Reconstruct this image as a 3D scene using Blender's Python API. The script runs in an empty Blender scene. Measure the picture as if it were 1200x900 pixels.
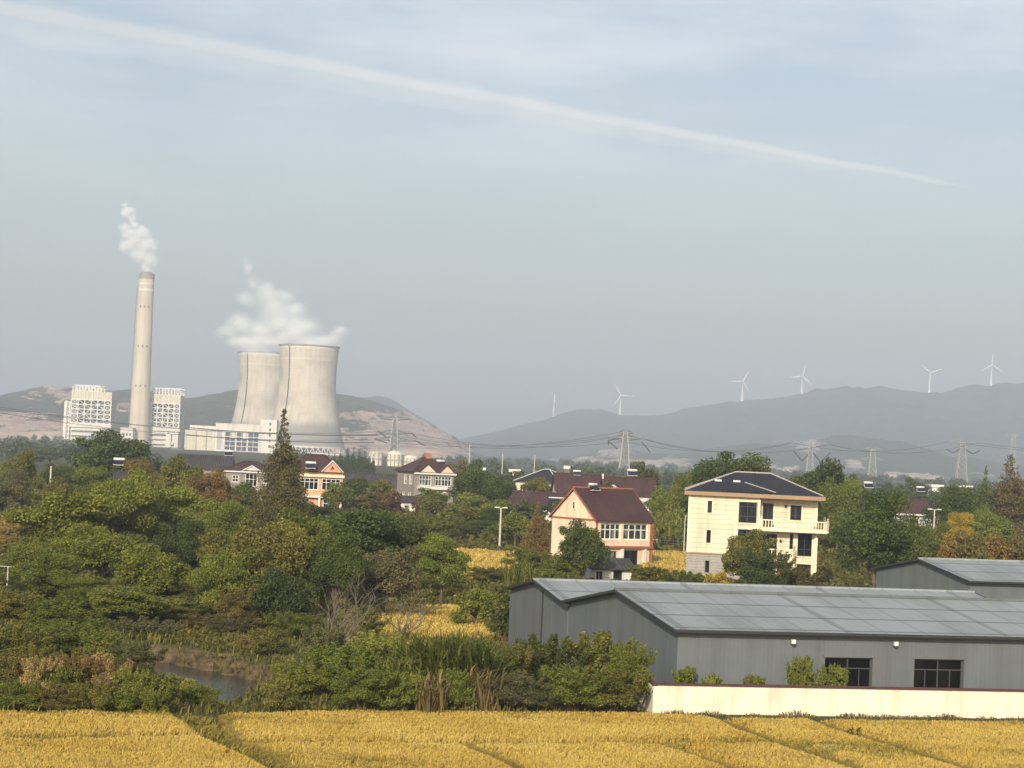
import bpy, math, random
import numpy as np
from mathutils import Vector, Matrix, noise as mnoise

random.seed(7)
RNG = np.random.default_rng(7)
SC = bpy.context.scene
COL = SC.collection
R = math.radians

# ------------------------------------------------------------------ camera
F = 2600.0                       # focal length in 1200-px units (about 78 mm)
CAM = Vector((0, 0, 13.0))
PITCH = math.atan(80 / F)
ROLL = R(2.6)
fw = Vector((0, math.cos(PITCH), math.sin(PITCH)))
r0 = Vector((1, 0, 0))
u0 = Vector((0, -math.sin(PITCH), math.cos(PITCH)))
CR = r0 * math.cos(ROLL) + u0 * math.sin(ROLL)
CU = -r0 * math.sin(ROLL) + u0 * math.cos(ROLL)
cd = bpy.data.cameras.new('camera')
cam = bpy.data.objects.new('camera', cd)
COL.objects.link(cam)
cam.matrix_world = Matrix(((CR.x, CU.x, -fw.x, CAM.x), (CR.y, CU.y, -fw.y, CAM.y), (CR.z, CU.z, -fw.z, CAM.z), (0, 0, 0, 1)))
cd.sensor_width = 36
cd.lens = 36 * F / 1200
cd.clip_start = 1.0
cd.clip_end = 90000
SC.camera = cam


def ray(px, py):
    return CR * (px - 600) + CU * (450 - py) + fw * F


def W(px, py, Y):
    """the point at depth Y (metres) seen at a place in the 1200x900 photograph"""
    d = ray(px, py)
    return CAM + d * (Y / d.y)


def G(px, py, z=0.0):
    d = ray(px, py)
    return CAM + d * ((z - CAM.z) / d.z)


def base_of(px, Y):
    """ground point (z=0) at depth Y under picture column px"""
    p = W(px, 560, Y)
    for _ in range(6):
        # follow the tilted column down to the ground
        py = 530 + (px - 600) * 0.0454 + 13 * F / Y
        p = W(px, py, Y)
    return Vector((p.x, Y, 0))


def zat(px, py, Y):
    return W(px, py, Y).z


# ------------------------------------------------------------------ tagging
def tag(o, label=None, cat=None, group=None, kind=None):
    if label: o['label'] = label
    if cat: o['category'] = cat
    if group: o['group'] = group
    if kind: o['kind'] = kind
    return o


def thing(name, label, cat, loc=(0, 0, 0), rz=0.0, group=None):
    o = bpy.data.objects.new(name, None)
    o.empty_display_size = 0.5
    COL.objects.link(o)
    o.location = loc
    o.rotation_euler = (0, 0, rz)
    return tag(o, label, cat, group)


def link(name, me, parent=None):
    o = bpy.data.objects.new(name, me)
    COL.objects.link(o)
    if parent: o.parent = parent
    return o


# ------------------------------------------------------------------ mesh builders
class MB:
    def __init__(s):
        s.v = []
        s.f = []

    def add(s, vs, fs):
        n = len(s.v)
        s.v += [tuple(v) for v in vs]
        s.f += [tuple(i + n for i in f) for f in fs]

    def quad(s, a, b, c, d):
        s.add((a, b, c, d), ((0, 1, 2, 3),))

    def box(s, x0, x1, y0, y1, z0, z1):
        s.add([(x, y, z) for z in (z0, z1) for y in (y0, y1) for x in (x0, x1)],
              [(0, 2, 3, 1), (4, 5, 7, 6), (0, 1, 5, 4), (2, 6, 7, 3), (0, 4, 6, 2), (1, 3, 7, 5)])
        return s

    def tube(s, pts, radii, n=6, cap=True):
        pts = [Vector(p) for p in pts]
        if not hasattr(radii, '__len__'): radii = [radii] * len(pts)
        rings = []
        for i, p in enumerate(pts):
            d = (pts[min(i + 1, len(pts) - 1)] - pts[max(i - 1, 0)]).normalized()
            a = d.cross(Vector((0, 0, 1)))
            if a.length < 1e-3: a = d.cross(Vector((1, 0, 0)))
            a.normalize()
            b = d.cross(a)
            rings.append([p + (a * math.cos(t) + b * math.sin(t)) * radii[i] for t in [2 * math.pi * k / n for k in range(n)]])
        vs = [v for r in rings for v in r]
        fs = []
        for i in range(len(rings) - 1):
            for k in range(n):
                fs.append((i * n + k, i * n + (k + 1) % n, (i + 1) * n + (k + 1) % n, (i + 1) * n + k))
        if cap:
            fs.append(tuple(range(n)))
            m = (len(rings) - 1) * n
            fs.append(tuple(m + k for k in reversed(range(n))))
        s.add(vs, fs)
        return s

    def bar(s, p, q, r=0.05, n=4):
        return s.tube([p, q], r, n)

    def lathe(s, prof, n=64, cx=0, cy=0):
        vs = []
        for (rr, z) in prof:
            for k in range(n):
                t = 2 * math.pi * k / n
                vs.append((cx + rr * math.cos(t), cy + rr * math.sin(t), z))
        fs = []
        for i in range(len(prof) - 1):
            for k in range(n):
                fs.append((i * n + k, i * n + (k + 1) % n, (i + 1) * n + (k + 1) % n, (i + 1) * n + k))
        s.add(vs, fs)
        return s

    def extrude_x(s, poly, x0, x1):
        """poly: list of (y,z), extruded along x"""
        n = len(poly)
        vs = [(x0, y, z) for y, z in poly] + [(x1, y, z) for y, z in poly]
        fs = [(i, (i + 1) % n, n + (i + 1) % n, n + i) for i in range(n)]
        fs += [tuple(range(n))[::-1], tuple(range(n, 2 * n))]
        s.add(vs, fs)
        return s

    def extrude_y(s, poly, y0, y1):
        n = len(poly)
        vs = [(x, y0, z) for x, z in poly] + [(x, y1, z) for x, z in poly]
        fs = [(i, (i + 1) % n, n + (i + 1) % n, n + i) for i in range(n)]
        fs += [tuple(range(n)), tuple(range(n, 2 * n))[::-1]]
        s.add(vs, fs)
        return s

    def build(s, name, mat, parent=None, smooth=False):
        me = bpy.data.meshes.new(name)
        me.from_pydata(s.v, [], s.f)
        me.materials.append(mat)
        if smooth:
            me.polygons.foreach_set('use_smooth', [True] * len(me.polygons))
        me.update()
        return link(name, me, parent)


def np_mesh(name, verts, quads, mat, tint=None, smooth=False):
    me = bpy.data.meshes.new(name)
    verts = np.asarray(verts, np.float32)
    quads = np.asarray(quads, np.int32)
    me.vertices.add(len(verts))
    me.vertices.foreach_set('co', verts.ravel())
    me.loops.add(quads.size)
    me.loops.foreach_set('vertex_index', quads.ravel())
    me.polygons.add(len(quads))
    k = quads.shape[1]
    me.polygons.foreach_set('loop_start', np.arange(0, quads.size, k, dtype=np.int32))
    me.polygons.foreach_set('loop_total', np.full(len(quads), k, np.int32))
    if smooth:
        me.polygons.foreach_set('use_smooth', np.ones(len(quads), bool))
    if tint is not None:
        a = me.attributes.new('tint', 'FLOAT', 'POINT')
        a.data.foreach_set('value', np.asarray(tint, np.float32))
    me.materials.append(mat)
    me.update(calc_edges=True)
    return me


# ------------------------------------------------------------------ materials
def newmat(name):
    m = bpy.data.materials.new(name)
    m.use_nodes = True
    nt = m.node_tree
    nt.nodes.clear()
    out = nt.nodes.new('ShaderNodeOutputMaterial')
    return m, nt, out


def N(nt, typ, **kw):
    n = nt.nodes.new('ShaderNode' + typ)
    for k, v in kw.items():
        if k in n.inputs.keys():
            n.inputs[k].default_value = v
        else:
            setattr(n, k, v)
    return n


def mixc(nt, fac, a, b, blend='MIX'):
    n = nt.nodes.new('ShaderNodeMix')
    n.data_type = 'RGBA'
    n.blend_type = blend
    for sock, v in ((n.inputs[0], fac), (n.inputs[6], a), (n.inputs[7], b)):
        if hasattr(v, 'links') or hasattr(v, 'is_linked'):
            nt.links.new(v, sock)
        elif isinstance(v, (int, float)):
            sock.default_value = v
        else:
            sock.default_value = (*v[:3], 1)
    return n.outputs[2]


def math_(nt, op, a, b=None, clamp=False):
    n = nt.nodes.new('ShaderNodeMath')
    n.operation = op
    n.use_clamp = clamp
    for i, v in enumerate((a, b)):
        if v is None: continue
        if hasattr(v, 'is_linked'): nt.links.new(v, n.inputs[i])
        else: n.inputs[i].default_value = v
    return n.outputs[0]


def ramp(nt, fac, stops):
    n = nt.nodes.new('ShaderNodeValToRGB')
    el = n.color_ramp.elements
    while len(el) < len(stops): el.new(0.5)
    for e, (p, c) in zip(el, stops):
        e.position = p
        e.color = (*c[:3], 1) if hasattr(c, '__len__') else (c, c, c, 1)
    nt.links.new(fac, n.inputs[0])
    return n.outputs[0]


def coords(nt, scale=(1, 1, 1), src='Object'):
    t = nt.nodes.new('ShaderNodeTexCoord')
    m = nt.nodes.new('ShaderNodeMapping')
    m.inputs['Scale'].default_value = scale
    nt.links.new(t.outputs[src], m.inputs[0])
    return m.outputs[0]


def noise_(nt, vec, scale, detail=4, rough=0.55):
    n = N(nt, 'TexNoise')
    n.inputs['Scale'].default_value = scale
    n.inputs['Detail'].default_value = detail
    n.inputs['Roughness'].default_value = rough
    nt.links.new(vec, n.inputs['Vector'])
    return n.outputs[0]


def surf(name, col, rough=0.8, var=0.18, scale=1.0, streak=None, dirt=None, dirt_amt=0.4, dirt_scale=0.15,
         lines=None, bump=0.0, bump_scale=20, spec=0.3, metal=0.0):
    """painted / mineral surface: colour noise, weather streaks, dirt blotches, optional course lines (axis, period m, dark width)"""
    m, nt, out = newmat(name)
    b = N(nt, 'BsdfPrincipled')
    b.inputs['Roughness'].default_value = rough
    b.inputs['Specular IOR Level'].default_value = spec
    b.inputs['Metallic'].default_value = metal
    v = coords(nt)
    n1 = noise_(nt, v, scale, 6, 0.6)
    lo = [c * (1 - var) for c in col]
    hi = [min(1, c * (1 + var)) for c in col]
    c = mixc(nt, ramp(nt, n1, [(0.3, 0.0), (0.7, 1.0)]), lo, hi)
    if streak:
        vs = coords(nt, streak)
        n2 = noise_(nt, vs, 1.0, 4, 0.6)
        c = mixc(nt, ramp(nt, n2, [(0.45, 0.0), (0.72, 0.55)]), c, [x * 0.55 for x in col])
    if dirt:
        n3 = noise_(nt, v, dirt_scale, 5, 0.65)
        c = mixc(nt, ramp(nt, n3, [(0.5, 0.0), (0.68, dirt_amt)]), c, dirt)
    bn = None
    if lines:
        for (ax, per, wd, dk) in lines:
            sx = N(nt, 'SeparateXYZ')
            nt.links.new(coords(nt), sx.inputs[0])
            q = math_(nt, 'FRACT', math_(nt, 'DIVIDE', sx.outputs[ax], per))
            l = math_(nt, 'LESS_THAN', q, wd / per)
            c = mixc(nt, math_(nt, 'MULTIPLY', l, dk), c, [x * 0.25 for x in col])
    nt.links.new(c, b.inputs['Base Color'])
    if bump:
        bp = N(nt, 'Bump')
        bp.inputs['Strength'].default_value = bump
        bp.inputs['Distance'].default_value = 0.05
        nt.links.new(noise_(nt, v, bump_scale, 4), bp.inputs['Height'])
        nt.links.new(bp.outputs[0], b.inputs['Normal'])
    nt.links.new(b.outputs[0], out.inputs[0])
    return m


def ribbed(name, col, period, axis=0, rough=0.45, strength=0.6, var=0.12, metal=0.0, dirt=None, lines=None, streak=(1.2, 1.2, 0.08), spec=0.4):
    """profiled sheet or tiles: a wave bump with weathering"""
    m = surf(name, col, rough, var, 0.35, streak=streak, dirt=dirt, lines=lines, spec=spec, metal=metal)
    nt = m.node_tree
    b = [n for n in nt.nodes if n.type == 'BSDF_PRINCIPLED'][0]
    w = N(nt, 'TexWave', bands_direction='XYZ'[axis])
    w.inputs['Scale'].default_value = 1.0
    sc = [0, 0, 0]
    sc[axis] = 0.314 / period      # wave texture: 20/(2 pi) bands per unit at scale 1
    nt.links.new(coords(nt, tuple(sc)), w.inputs['Vector'])
    bp = N(nt, 'Bump')
    bp.inputs['Strength'].default_value = strength
    bp.inputs['Distance'].default_value = period * 0.3
    nt.links.new(w.outputs[1], bp.inputs['Height'])
    nt.links.new(bp.outputs[0], b.inputs['Normal'])
    return m


def glass(name, col=(0.012, 0.016, 0.02), rough=0.06, blot=(0.05, 0.06, 0.065)):
    m, nt, out = newmat(name)
    b = N(nt, 'BsdfPrincipled')
    b.inputs['Roughness'].default_value = rough
    b.inputs['Specular IOR Level'].default_value = 0.05 if name == 'glass_dark' else 0.22
    n = noise_(nt, coords(nt, (0.9, 0.9, 0.35)), 1.3, 2)
    c = mixc(nt, ramp(nt, n, [(0.52, 0.0), (0.6, 1.0)]), col, blot)
    nt.links.new(c, b.inputs['Base Color'])
    nt.links.new(b.outputs[0], out.inputs[0])
    return m


def leaf_mat(name='leaf'):
    m, nt, out = newmat(name)
    oi = N(nt, 'ObjectInfo')
    at = N(nt, 'Attribute', attribute_name='tint')
    t = at.outputs['Fac']
    darker = mixc(nt, 1.0, oi.outputs['Color'], (0.55, 0.62, 0.6), 'MULTIPLY')
    lighter = mixc(nt, 1.0, oi.outputs['Color'], (1.62, 1.45, 1.05), 'MULTIPLY')
    c = mixc(nt, t, darker, lighter)
    b = N(nt, 'BsdfPrincipled')
    b.inputs['Roughness'].default_value = 0.55
    b.inputs['Specular IOR Level'].default_value = 0.25
    nt.links.new(c, b.inputs['Base Color'])
    tr = N(nt, 'BsdfTranslucent')
    nt.links.new(mixc(nt, 1.0, c, (1.2, 1.15, 0.6), 'MULTIPLY'), tr.inputs[0])
    mx = N(nt, 'MixShader')
    mx.inputs[0].default_value = 0.34
    nt.links.new(b.outputs[0], mx.inputs[1])
    nt.links.new(tr.outputs[0], mx.inputs[2])
    nt.links.new(mx.outputs[0], out.inputs[0])
    return m


M = {}
M['leaf'] = leaf_mat()
M['bark'] = surf('bark', (0.11, 0.085, 0.06), 0.9, 0.35, 4, streak=(6, 6, 0.6), bump=0.6, bump_scale=14)
M['bark_pale'] = surf('bark_pale', (0.17, 0.145, 0.11), 0.9, 0.3, 4, streak=(6, 6, 0.6))
M['concrete'] = surf('concrete', (0.64, 0.57, 0.46), 0.85, 0.10, 0.04, streak=(0.16, 0.16, 0.006), dirt=(0.36, 0.33, 0.28), dirt_amt=0.5, dirt_scale=0.02,
                     lines=[(2, 3.0, 0.35, 0.10)])
M['concrete_dark'] = surf('concrete_dark', (0.30, 0.29, 0.27), 0.9, 0.15, 0.1, streak=(0.2, 0.2, 0.01))
M['plant_white'] = surf('plant_white', (0.72, 0.69, 0.62), 0.7, 0.06, 0.08, streak=(0.2, 0.2, 0.02))
M['plant_cream'] = ribbed('plant_cream', (0.68, 0.63, 0.50), 3.0, 0, 0.7, 0.5, streak=(0.3, 0.3, 0.02))
M['plant_grey'] = surf('plant_grey', (0.40, 0.42, 0.42), 0.7, 0.15, 0.1, streak=(0.2, 0.2, 0.02))
M['plant_inside'] = surf('plant_inside', (0.07, 0.075, 0.085), 0.8, 0.45, 0.12)
M['steel_white'] = surf('steel_white', (0.76, 0.74, 0.68), 0.6, 0.06, 0.1)
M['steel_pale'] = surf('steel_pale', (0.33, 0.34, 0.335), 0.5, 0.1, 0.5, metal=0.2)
M['steel_grey'] = surf('steel_grey', (0.25, 0.25, 0.245), 0.5, 0.1, 0.5, metal=0.3)
M['insulator'] = surf('insulator', (0.05, 0.04, 0.04), 0.4, 0.2, 1)
M['wire'] = surf('wire', (0.05, 0.05, 0.05), 0.5, 0.1, 1)
M['turbine_white'] = surf('turbine_white', (0.88, 0.88, 0.88), 0.4, 0.03, 0.1)
M['glass'] = glass('glass', (0.008, 0.011, 0.014), 0.08, (0.025, 0.03, 0.034))
M['glass_dark'] = glass('glass_dark', (0.004, 0.0045, 0.005), 0.4, (0.008, 0.0085, 0.009))
M['glass_blue'] = glass('glass_blue', (0.04, 0.06, 0.09), 0.1, (0.07, 0.10, 0.13))
M['glass_curtain'] = glass('glass_curtain', (0.03, 0.045, 0.045), 0.08, (0.16, 0.20, 0.17))
M['frame_white'] = surf('frame_white', (0.78, 0.77, 0.72), 0.5, 0.06, 2)
M['frame_dark'] = surf('frame_dark', (0.05, 0.05, 0.055), 0.4, 0.1, 2)
M['frame_grey'] = surf('frame_grey', (0.065, 0.068, 0.07), 0.4, 0.1, 2)
M['cream_wall'] = surf('cream_wall', (0.73, 0.645, 0.47), 0.85, 0.06, 0.6, streak=(1.5, 1.5, 0.1), dirt=(0.46, 0.39, 0.29), dirt_amt=0.45, dirt_scale=0.45,
                       lines=[(2, 0.52, 0.06, 0.5)])
M['cream_trim'] = surf('cream_trim', (0.80, 0.71, 0.52), 0.8, 0.06, 1.0, streak=(2, 2, 0.2))
M['tan_trim'] = surf('tan_trim', (0.33, 0.225, 0.14), 0.8, 0.1, 1.0)
M['stone_grey'] = surf('stone_grey', (0.33, 0.31, 0.28), 0.9, 0.18, 1.5, lines=[(2, 0.3, 0.05, 0.5)], bump=0.4)
M['peach_wall'] = surf('peach_wall', (0.76, 0.62, 0.45), 0.85, 0.06, 0.5, streak=(1.2, 1.2, 0.1), dirt=(0.46, 0.35, 0.27), dirt_amt=0.45, dirt_scale=0.35)
M['orange_wall'] = surf('orange_wall', (0.62, 0.33, 0.19), 0.85, 0.1, 0.8, streak=(1.2, 1.2, 0.1))
M['white_wall'] = surf('white_wall', (0.72, 0.70, 0.64), 0.85, 0.06, 0.6, streak=(1.2, 1.2, 0.1), dirt=(0.45, 0.42, 0.37), dirt_amt=0.3)
M['grey_wall'] = surf('grey_wall', (0.30, 0.27, 0.24), 0.9, 0.14, 1.0, streak=(1, 1, 0.1), lines=[(2, 0.25, 0.04, 0.35)])
M['brick_red'] = surf('brick_red', (0.38, 0.17, 0.10), 0.85, 0.2, 2)
M['roof_maroon'] = ribbed('roof_maroon', (0.064, 0.028, 0.027), 0.32, 0, 0.6, 0.5, 0.3, dirt=(0.11, 0.075, 0.068), streak=(1.5, 0.3, 0.3))
M['roof_navy'] = ribbed('roof_navy', (0.016, 0.018, 0.025), 0.34, 0, 0.6, 0.4, 0.3, dirt=(0.03, 0.03, 0.035), streak=(1.5, 0.3, 0.3))
M['roof_dark'] = ribbed('roof_dark', (0.055, 0.05, 0.052), 0.4, 0, 0.7, 0.7, 0.3, dirt=(0.10, 0.085, 0.075), streak=(1.5, 0.3, 0.3))
M['trim_red'] = surf('trim_red', (0.33, 0.12, 0.075), 0.7, 0.15, 2)
M['trim_grey'] = surf('trim_grey', (0.36, 0.35, 0.335), 0.7, 0.15, 2)
M['trim_white'] = surf('trim_white', (0.66, 0.65, 0.62), 0.7, 0.1, 2)
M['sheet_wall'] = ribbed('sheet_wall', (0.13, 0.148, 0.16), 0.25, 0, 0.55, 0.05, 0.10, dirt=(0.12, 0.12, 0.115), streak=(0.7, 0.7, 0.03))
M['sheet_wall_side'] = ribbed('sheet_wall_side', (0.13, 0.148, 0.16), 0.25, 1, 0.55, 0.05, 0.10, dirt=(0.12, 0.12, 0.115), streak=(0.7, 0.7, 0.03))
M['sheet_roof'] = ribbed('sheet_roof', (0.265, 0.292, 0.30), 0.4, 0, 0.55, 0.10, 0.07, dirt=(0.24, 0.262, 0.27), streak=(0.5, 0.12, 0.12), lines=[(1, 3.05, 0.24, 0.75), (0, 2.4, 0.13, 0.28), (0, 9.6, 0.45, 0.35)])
M['sheet_trim'] = surf('sheet_trim', (0.035, 0.037, 0.04), 0.5, 0.1, 1)
M['rendered_wall'] = surf('rendered_wall', (0.75, 0.71, 0.56), 0.88, 0.06, 0.7, streak=(1.4, 1.4, 0.12), dirt=(0.42, 0.385, 0.30), dirt_amt=0.4, dirt_scale=0.5, bump=0.3)
M['coping'] = surf('coping', (0.085, 0.036, 0.036), 0.7, 0.2, 2)
M['solar'] = glass('solar', (0.012, 0.014, 0.03), 0.12, (0.02, 0.022, 0.04))
M['tank_white'] = surf('tank_white', (0.64, 0.63, 0.60), 0.4, 0.05, 1)
M['pole'] = surf('pole', (0.50, 0.48, 0.43), 0.8, 0.12, 1.2)
M['lamp_white'] = surf('lamp_white', (0.75, 0.74, 0.68), 0.5, 0.05, 2)
M['asphalt'] = surf('asphalt', (0.13, 0.13, 0.125), 0.9, 0.15, 0.6)
M['kerb'] = surf('kerb', (0.36, 0.34, 0.31), 0.9, 0.15, 1)
M['rust'] = surf('rust', (0.22, 0.12, 0.07), 0.8, 0.3, 2)


def rice_mat():
    m, nt, out = newmat('rice')
    at = N(nt, 'Attribute', attribute_name='tint')
    v = coords(nt)
    p = noise_(nt, v, 0.16, 4, 0.6)
    base = mixc(nt, ramp(nt, p, [(0.35, 0.0), (0.65, 1.0)]), (0.55, 0.385, 0.075), (0.69, 0.52, 0.135))
    green = mixc(nt, ramp(nt, at.outputs['Fac'], [(0.0, 1.0), (0.35, 0.0)]), base, (0.20, 0.20, 0.035))
    c = mixc(nt, ramp(nt, at.outputs['Fac'], [(0.6, 0.0), (1.0, 0.6)]), green, (0.62, 0.47, 0.13))
    b = N(nt, 'BsdfPrincipled')
    b.inputs['Roughness'].default_value = 0.6
    b.inputs['Specular IOR Level'].default_value = 0.2
    nt.links.new(c, b.inputs['Base Color'])
    tr = N(nt, 'BsdfTranslucent')
    nt.links.new(c, tr.inputs[0])
    mx = N(nt, 'MixShader')
    mx.inputs[0].default_value = 0.25
    nt.links.new(b.outputs[0], mx.inputs[1])
    nt.links.new(tr.outputs[0], mx.inputs[2])
    nt.links.new(mx.outputs[0], out.inputs[0])
    return m


M['rice'] = rice_mat()


def ground_mat():
    m, nt, out = newmat('ground')
    b = N(nt, 'BsdfPrincipled')
    b.inputs['Roughness'].default_value = 0.95
    b.inputs['Specular IOR Level'].default_value = 0.1
    v = coords(nt)
    n1 = noise_(nt, v, 0.02, 6, 0.65)
    n2 = noise_(nt, v, 0.9, 5, 0.6)
    c = ramp(nt, n1, [(0.30, (0.045, 0.060, 0.018)), (0.5, (0.075, 0.080, 0.028)), (0.62, (0.12, 0.095, 0.045)), (0.75, (0.20, 0.17, 0.11))])
    c = mixc(nt, ramp(nt, n2, [(0.35, 0.6), (0.65, 0.0)]), c, (0.05, 0.045, 0.025))
    at = N(nt, 'Attribute', attribute_name='tint')     # bare earth on the creek banks
    c = mixc(nt, at.outputs['Fac'], c, mixc(nt, ramp(nt, noise_(nt, coords(nt, (1, 1, 2.5)), 1.6, 6, 0.7), [(0.35, 0.0), (0.65, 1.0)]), (0.035, 0.030, 0.017), (0.15, 0.105, 0.062)))
    nt.links.new(c, b.inputs['Base Color'])
    nt.links.new(b.outputs[0], out.inputs[0])
    return m


def hill_mat(name, forest_lo, forest_hi, rock_lo, rock_hi):
    m, nt, out = newmat(name)
    b = N(nt, 'BsdfPrincipled')
    b.inputs['Roughness'].default_value = 0.95
    b.inputs['Specular IOR Level'].default_value = 0.05
    v = coords(nt)
    n1 = noise_(nt, v, 0.012, 8, 0.65)
    nf = noise_(nt, v, 0.06, 4, 0.7)
    f = mixc(nt, ramp(nt, n1, [(0.35, 0.0), (0.68, 1.0)]), forest_lo, forest_hi)
    f = mixc(nt, ramp(nt, nf, [(0.42, 0.0), (0.6, 0.45)]), f, [x * 0.45 for x in forest_lo])
    vz = coords(nt, (0.35, 0.35, 3.2))
    n3 = noise_(nt, vz, 0.05, 7, 0.75)
    rk = mixc(nt, ramp(nt, n3, [(0.36, 0.0), (0.62, 1.0)]), rock_lo, rock_hi)
    at = N(nt, 'Attribute', attribute_name='tint')
    edge = math_(nt, 'ADD', at.outputs['Fac'], math_(nt, 'MULTIPLY', math_(nt, 'SUBTRACT', noise_(nt, coords(nt, (1, .5, 2.2)), 0.022, 7, 0.75), 0.5), 3.4))
    k = ramp(nt, edge, [(0.46, 0.0), (0.60, 1.0)])
    nt.links.new(mixc(nt, k, f, rk), b.inputs['Base Color'])
    bp = N(nt, 'Bump')
    bp.inputs['Strength'].default_value = 0.8
    bp.inputs['Distance'].default_value = 8
    nt.links.new(nf, bp.inputs['Height'])
    nt.links.new(bp.outputs[0], b.inputs['Normal'])
    nt.links.new(b.outputs[0], out.inputs[0])
    return m


def water_mat():
    m, nt, out = newmat('water')
    b = N(nt, 'BsdfPrincipled')
    b.inputs['Base Color'].default_value = (0.025, 0.032, 0.03, 1)
    b.inputs['Roughness'].default_value = 0.12
    b.inputs['Specular IOR Level'].default_value = 0.6
    bp = N(nt, 'Bump')
    bp.inputs['Strength'].default_value = 0.4
    bp.inputs['Distance'].default_value = 0.12
    nt.links.new(noise_(nt, coords(nt, (0.8, 2.0, 1)), 1.4, 3), bp.inputs['Height'])
    nt.links.new(bp.outputs[0], b.inputs['Normal'])
    nt.links.new(b.outputs[0], out.inputs[0])
    return m


def volume_mat(name, col, dens, aniso=0.0, nscale=None, lo=0.4, hi=0.7, src='Object', detail=5):
    m, nt, out = newmat(name)
    p = N(nt, 'VolumePrincipled')
    p.inputs['Color'].default_value = (*col, 1)
    p.inputs['Density'].default_value = dens
    p.inputs['Anisotropy'].default_value = aniso
    if nscale:
        n = noise_(nt, coords(nt), nscale, detail, 0.6)
        mr = N(nt, 'MapRange')
        mr.inputs['From Min'].default_value = lo
        mr.inputs['From Max'].default_value = hi
        mr.inputs['To Max'].default_value = dens
        nt.links.new(n, mr.inputs['Value'])
        nt.links.new(mr.outputs[0], p.inputs['Density'])
    nt.links.new(p.outputs[0], out.inputs['Volume'])
    return m


# ------------------------------------------------------------------ sky, sun, haze
SUN_EL, SUN_AZ = R(25), R(12)       # the sun stands behind the camera, 12 degrees to its left
sun_dir = Vector((-math.sin(SUN_AZ) * math.cos(SUN_EL), -math.cos(SUN_AZ) * math.cos(SUN_EL), math.sin(SUN_EL)))
sl = bpy.data.lights.new('sun', 'SUN')
sl.energy = 3.9
sl.angle = R(0.5)
sl.color = (1.0, 0.87, 0.69)
so = bpy.data.objects.new('sun', sl)
COL.objects.link(so)
so.rotation_euler = (-sun_dir).to_track_quat('-Z', 'Y').to_euler()

wd = bpy.data.worlds.new('World')
SC.world = wd
wd.use_nodes = True
nt = wd.node_tree
nt.nodes.clear()
wo = nt.nodes.new('ShaderNodeOutputWorld')
bg = nt.nodes.new('ShaderNodeBackground')
sky = nt.nodes.new('ShaderNodeTexSky')
sky.sky_type = 'NISHITA'
sky.sun_disc = False
sky.sun_elevation = SUN_EL
sky.sun_rotation = math.atan2(sun_dir.x, sun_dir.y)
sky.altitude = 0
sky.air_density = 1.0
sky.dust_density = 2.5
sky.ozone_density = 1.0
bg.inputs['Strength'].default_value = 0.115
# thin cirrus: noise over the direction of the sky, stretched along the drift of the cloud
tc = nt.nodes.new('ShaderNodeTexCoord')
mp = nt.nodes.new('ShaderNodeMapping')
mp.inputs['Rotation'].default_value = (0, R(-10), 0)
mp.inputs['Scale'].default_value = (4.0, 3.0, 16.0)
nt.links.new(tc.outputs['Generated'], mp.inputs[0])
c1 = noise_(nt, mp.outputs[0], 1.3, 7, 0.58)
sz = nt.nodes.new('ShaderNodeSeparateXYZ')
nt.links.new(tc.outputs['Generated'], sz.inputs[0])
mr = nt.nodes.new('ShaderNodeMapRange')
mr.inputs['From Min'].default_value = 0.09
mr.inputs['From Max'].default_value = 0.17
nt.links.new(sz.outputs[2], mr.inputs[0])
cm = math_(nt, 'MULTIPLY', ramp(nt, c1, [(0.37, 0.0), (0.74, 0.58)]), mr.outputs[0])
hs = nt.nodes.new('ShaderNodeHueSaturation')
hs.inputs['Saturation'].default_value = 0.74
nt.links.new(sky.outputs[0], hs.inputs['Color'])
nt.links.new(mixc(nt, cm, hs.outputs[0], (8.7, 8.55, 8.45)), bg.inputs[0])
nt.links.new(bg.outputs[0], wo.inputs[0])

HAZE = 0.00019
hz = MB().box(-4200, 4200, -300, 11500, -6, 470).build('haze', volume_mat('haze_air', (0.67, 0.755, 0.885), HAZE, 0.0))
tag(hz, kind='stuff')

# ------------------------------------------------------------------ ground, creek, hills
CREEK = [(-44, 142), (-33, 141), (-25, 138.5), (-20.0, 133.5), (-16.8, 127), (-15.3, 120.5), (-14.4, 115), (-13.0, 108), (-9.5, 97), (-6, 80)]
CW = [2.0, 2.2, 2.6, 3.2, 3.3, 2.6, 1.2, 0.6, 0.6, 0.6]
CD = [1.6, 1.7, 1.9, 1.9, 1.9, 1.8, 0.9, 0.35, 0.25, 0.25]


def creek_profile(X, Y):
    """distance-based trench depth (numpy)"""
    best = np.zeros_like(X)
    earth = np.zeros_like(X)
    for i in range(len(CREEK) - 1):
        ax, ay = CREEK[i]
        bx, by = CREEK[i + 1]
        dx, dy = bx - ax, by - ay
        t = np.clip(((X - ax) * dx + (Y - ay) * dy) / (dx * dx + dy * dy), 0, 1)
        d = np.hypot(X - ax - t * dx, Y - ay - t * dy)
        w = CW[i] + (CW[i + 1] - CW[i]) * t + .35 * np.sin(X * 1.9 + Y * .7) + .25 * np.sin(Y * 2.3 - X)
        dep = CD[i] + (CD[i + 1] - CD[i]) * t
        k = np.clip((w + 1.1 - d) / 1.1, 0, 1)
        k = k * k * (3 - 2 * k)
        best = np.maximum(best, k * dep)
        earth = np.maximum(earth, np.where((k > 0.02), 1.0, 0) * (dep > 1) * (X > -23))
    return best, earth


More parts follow.
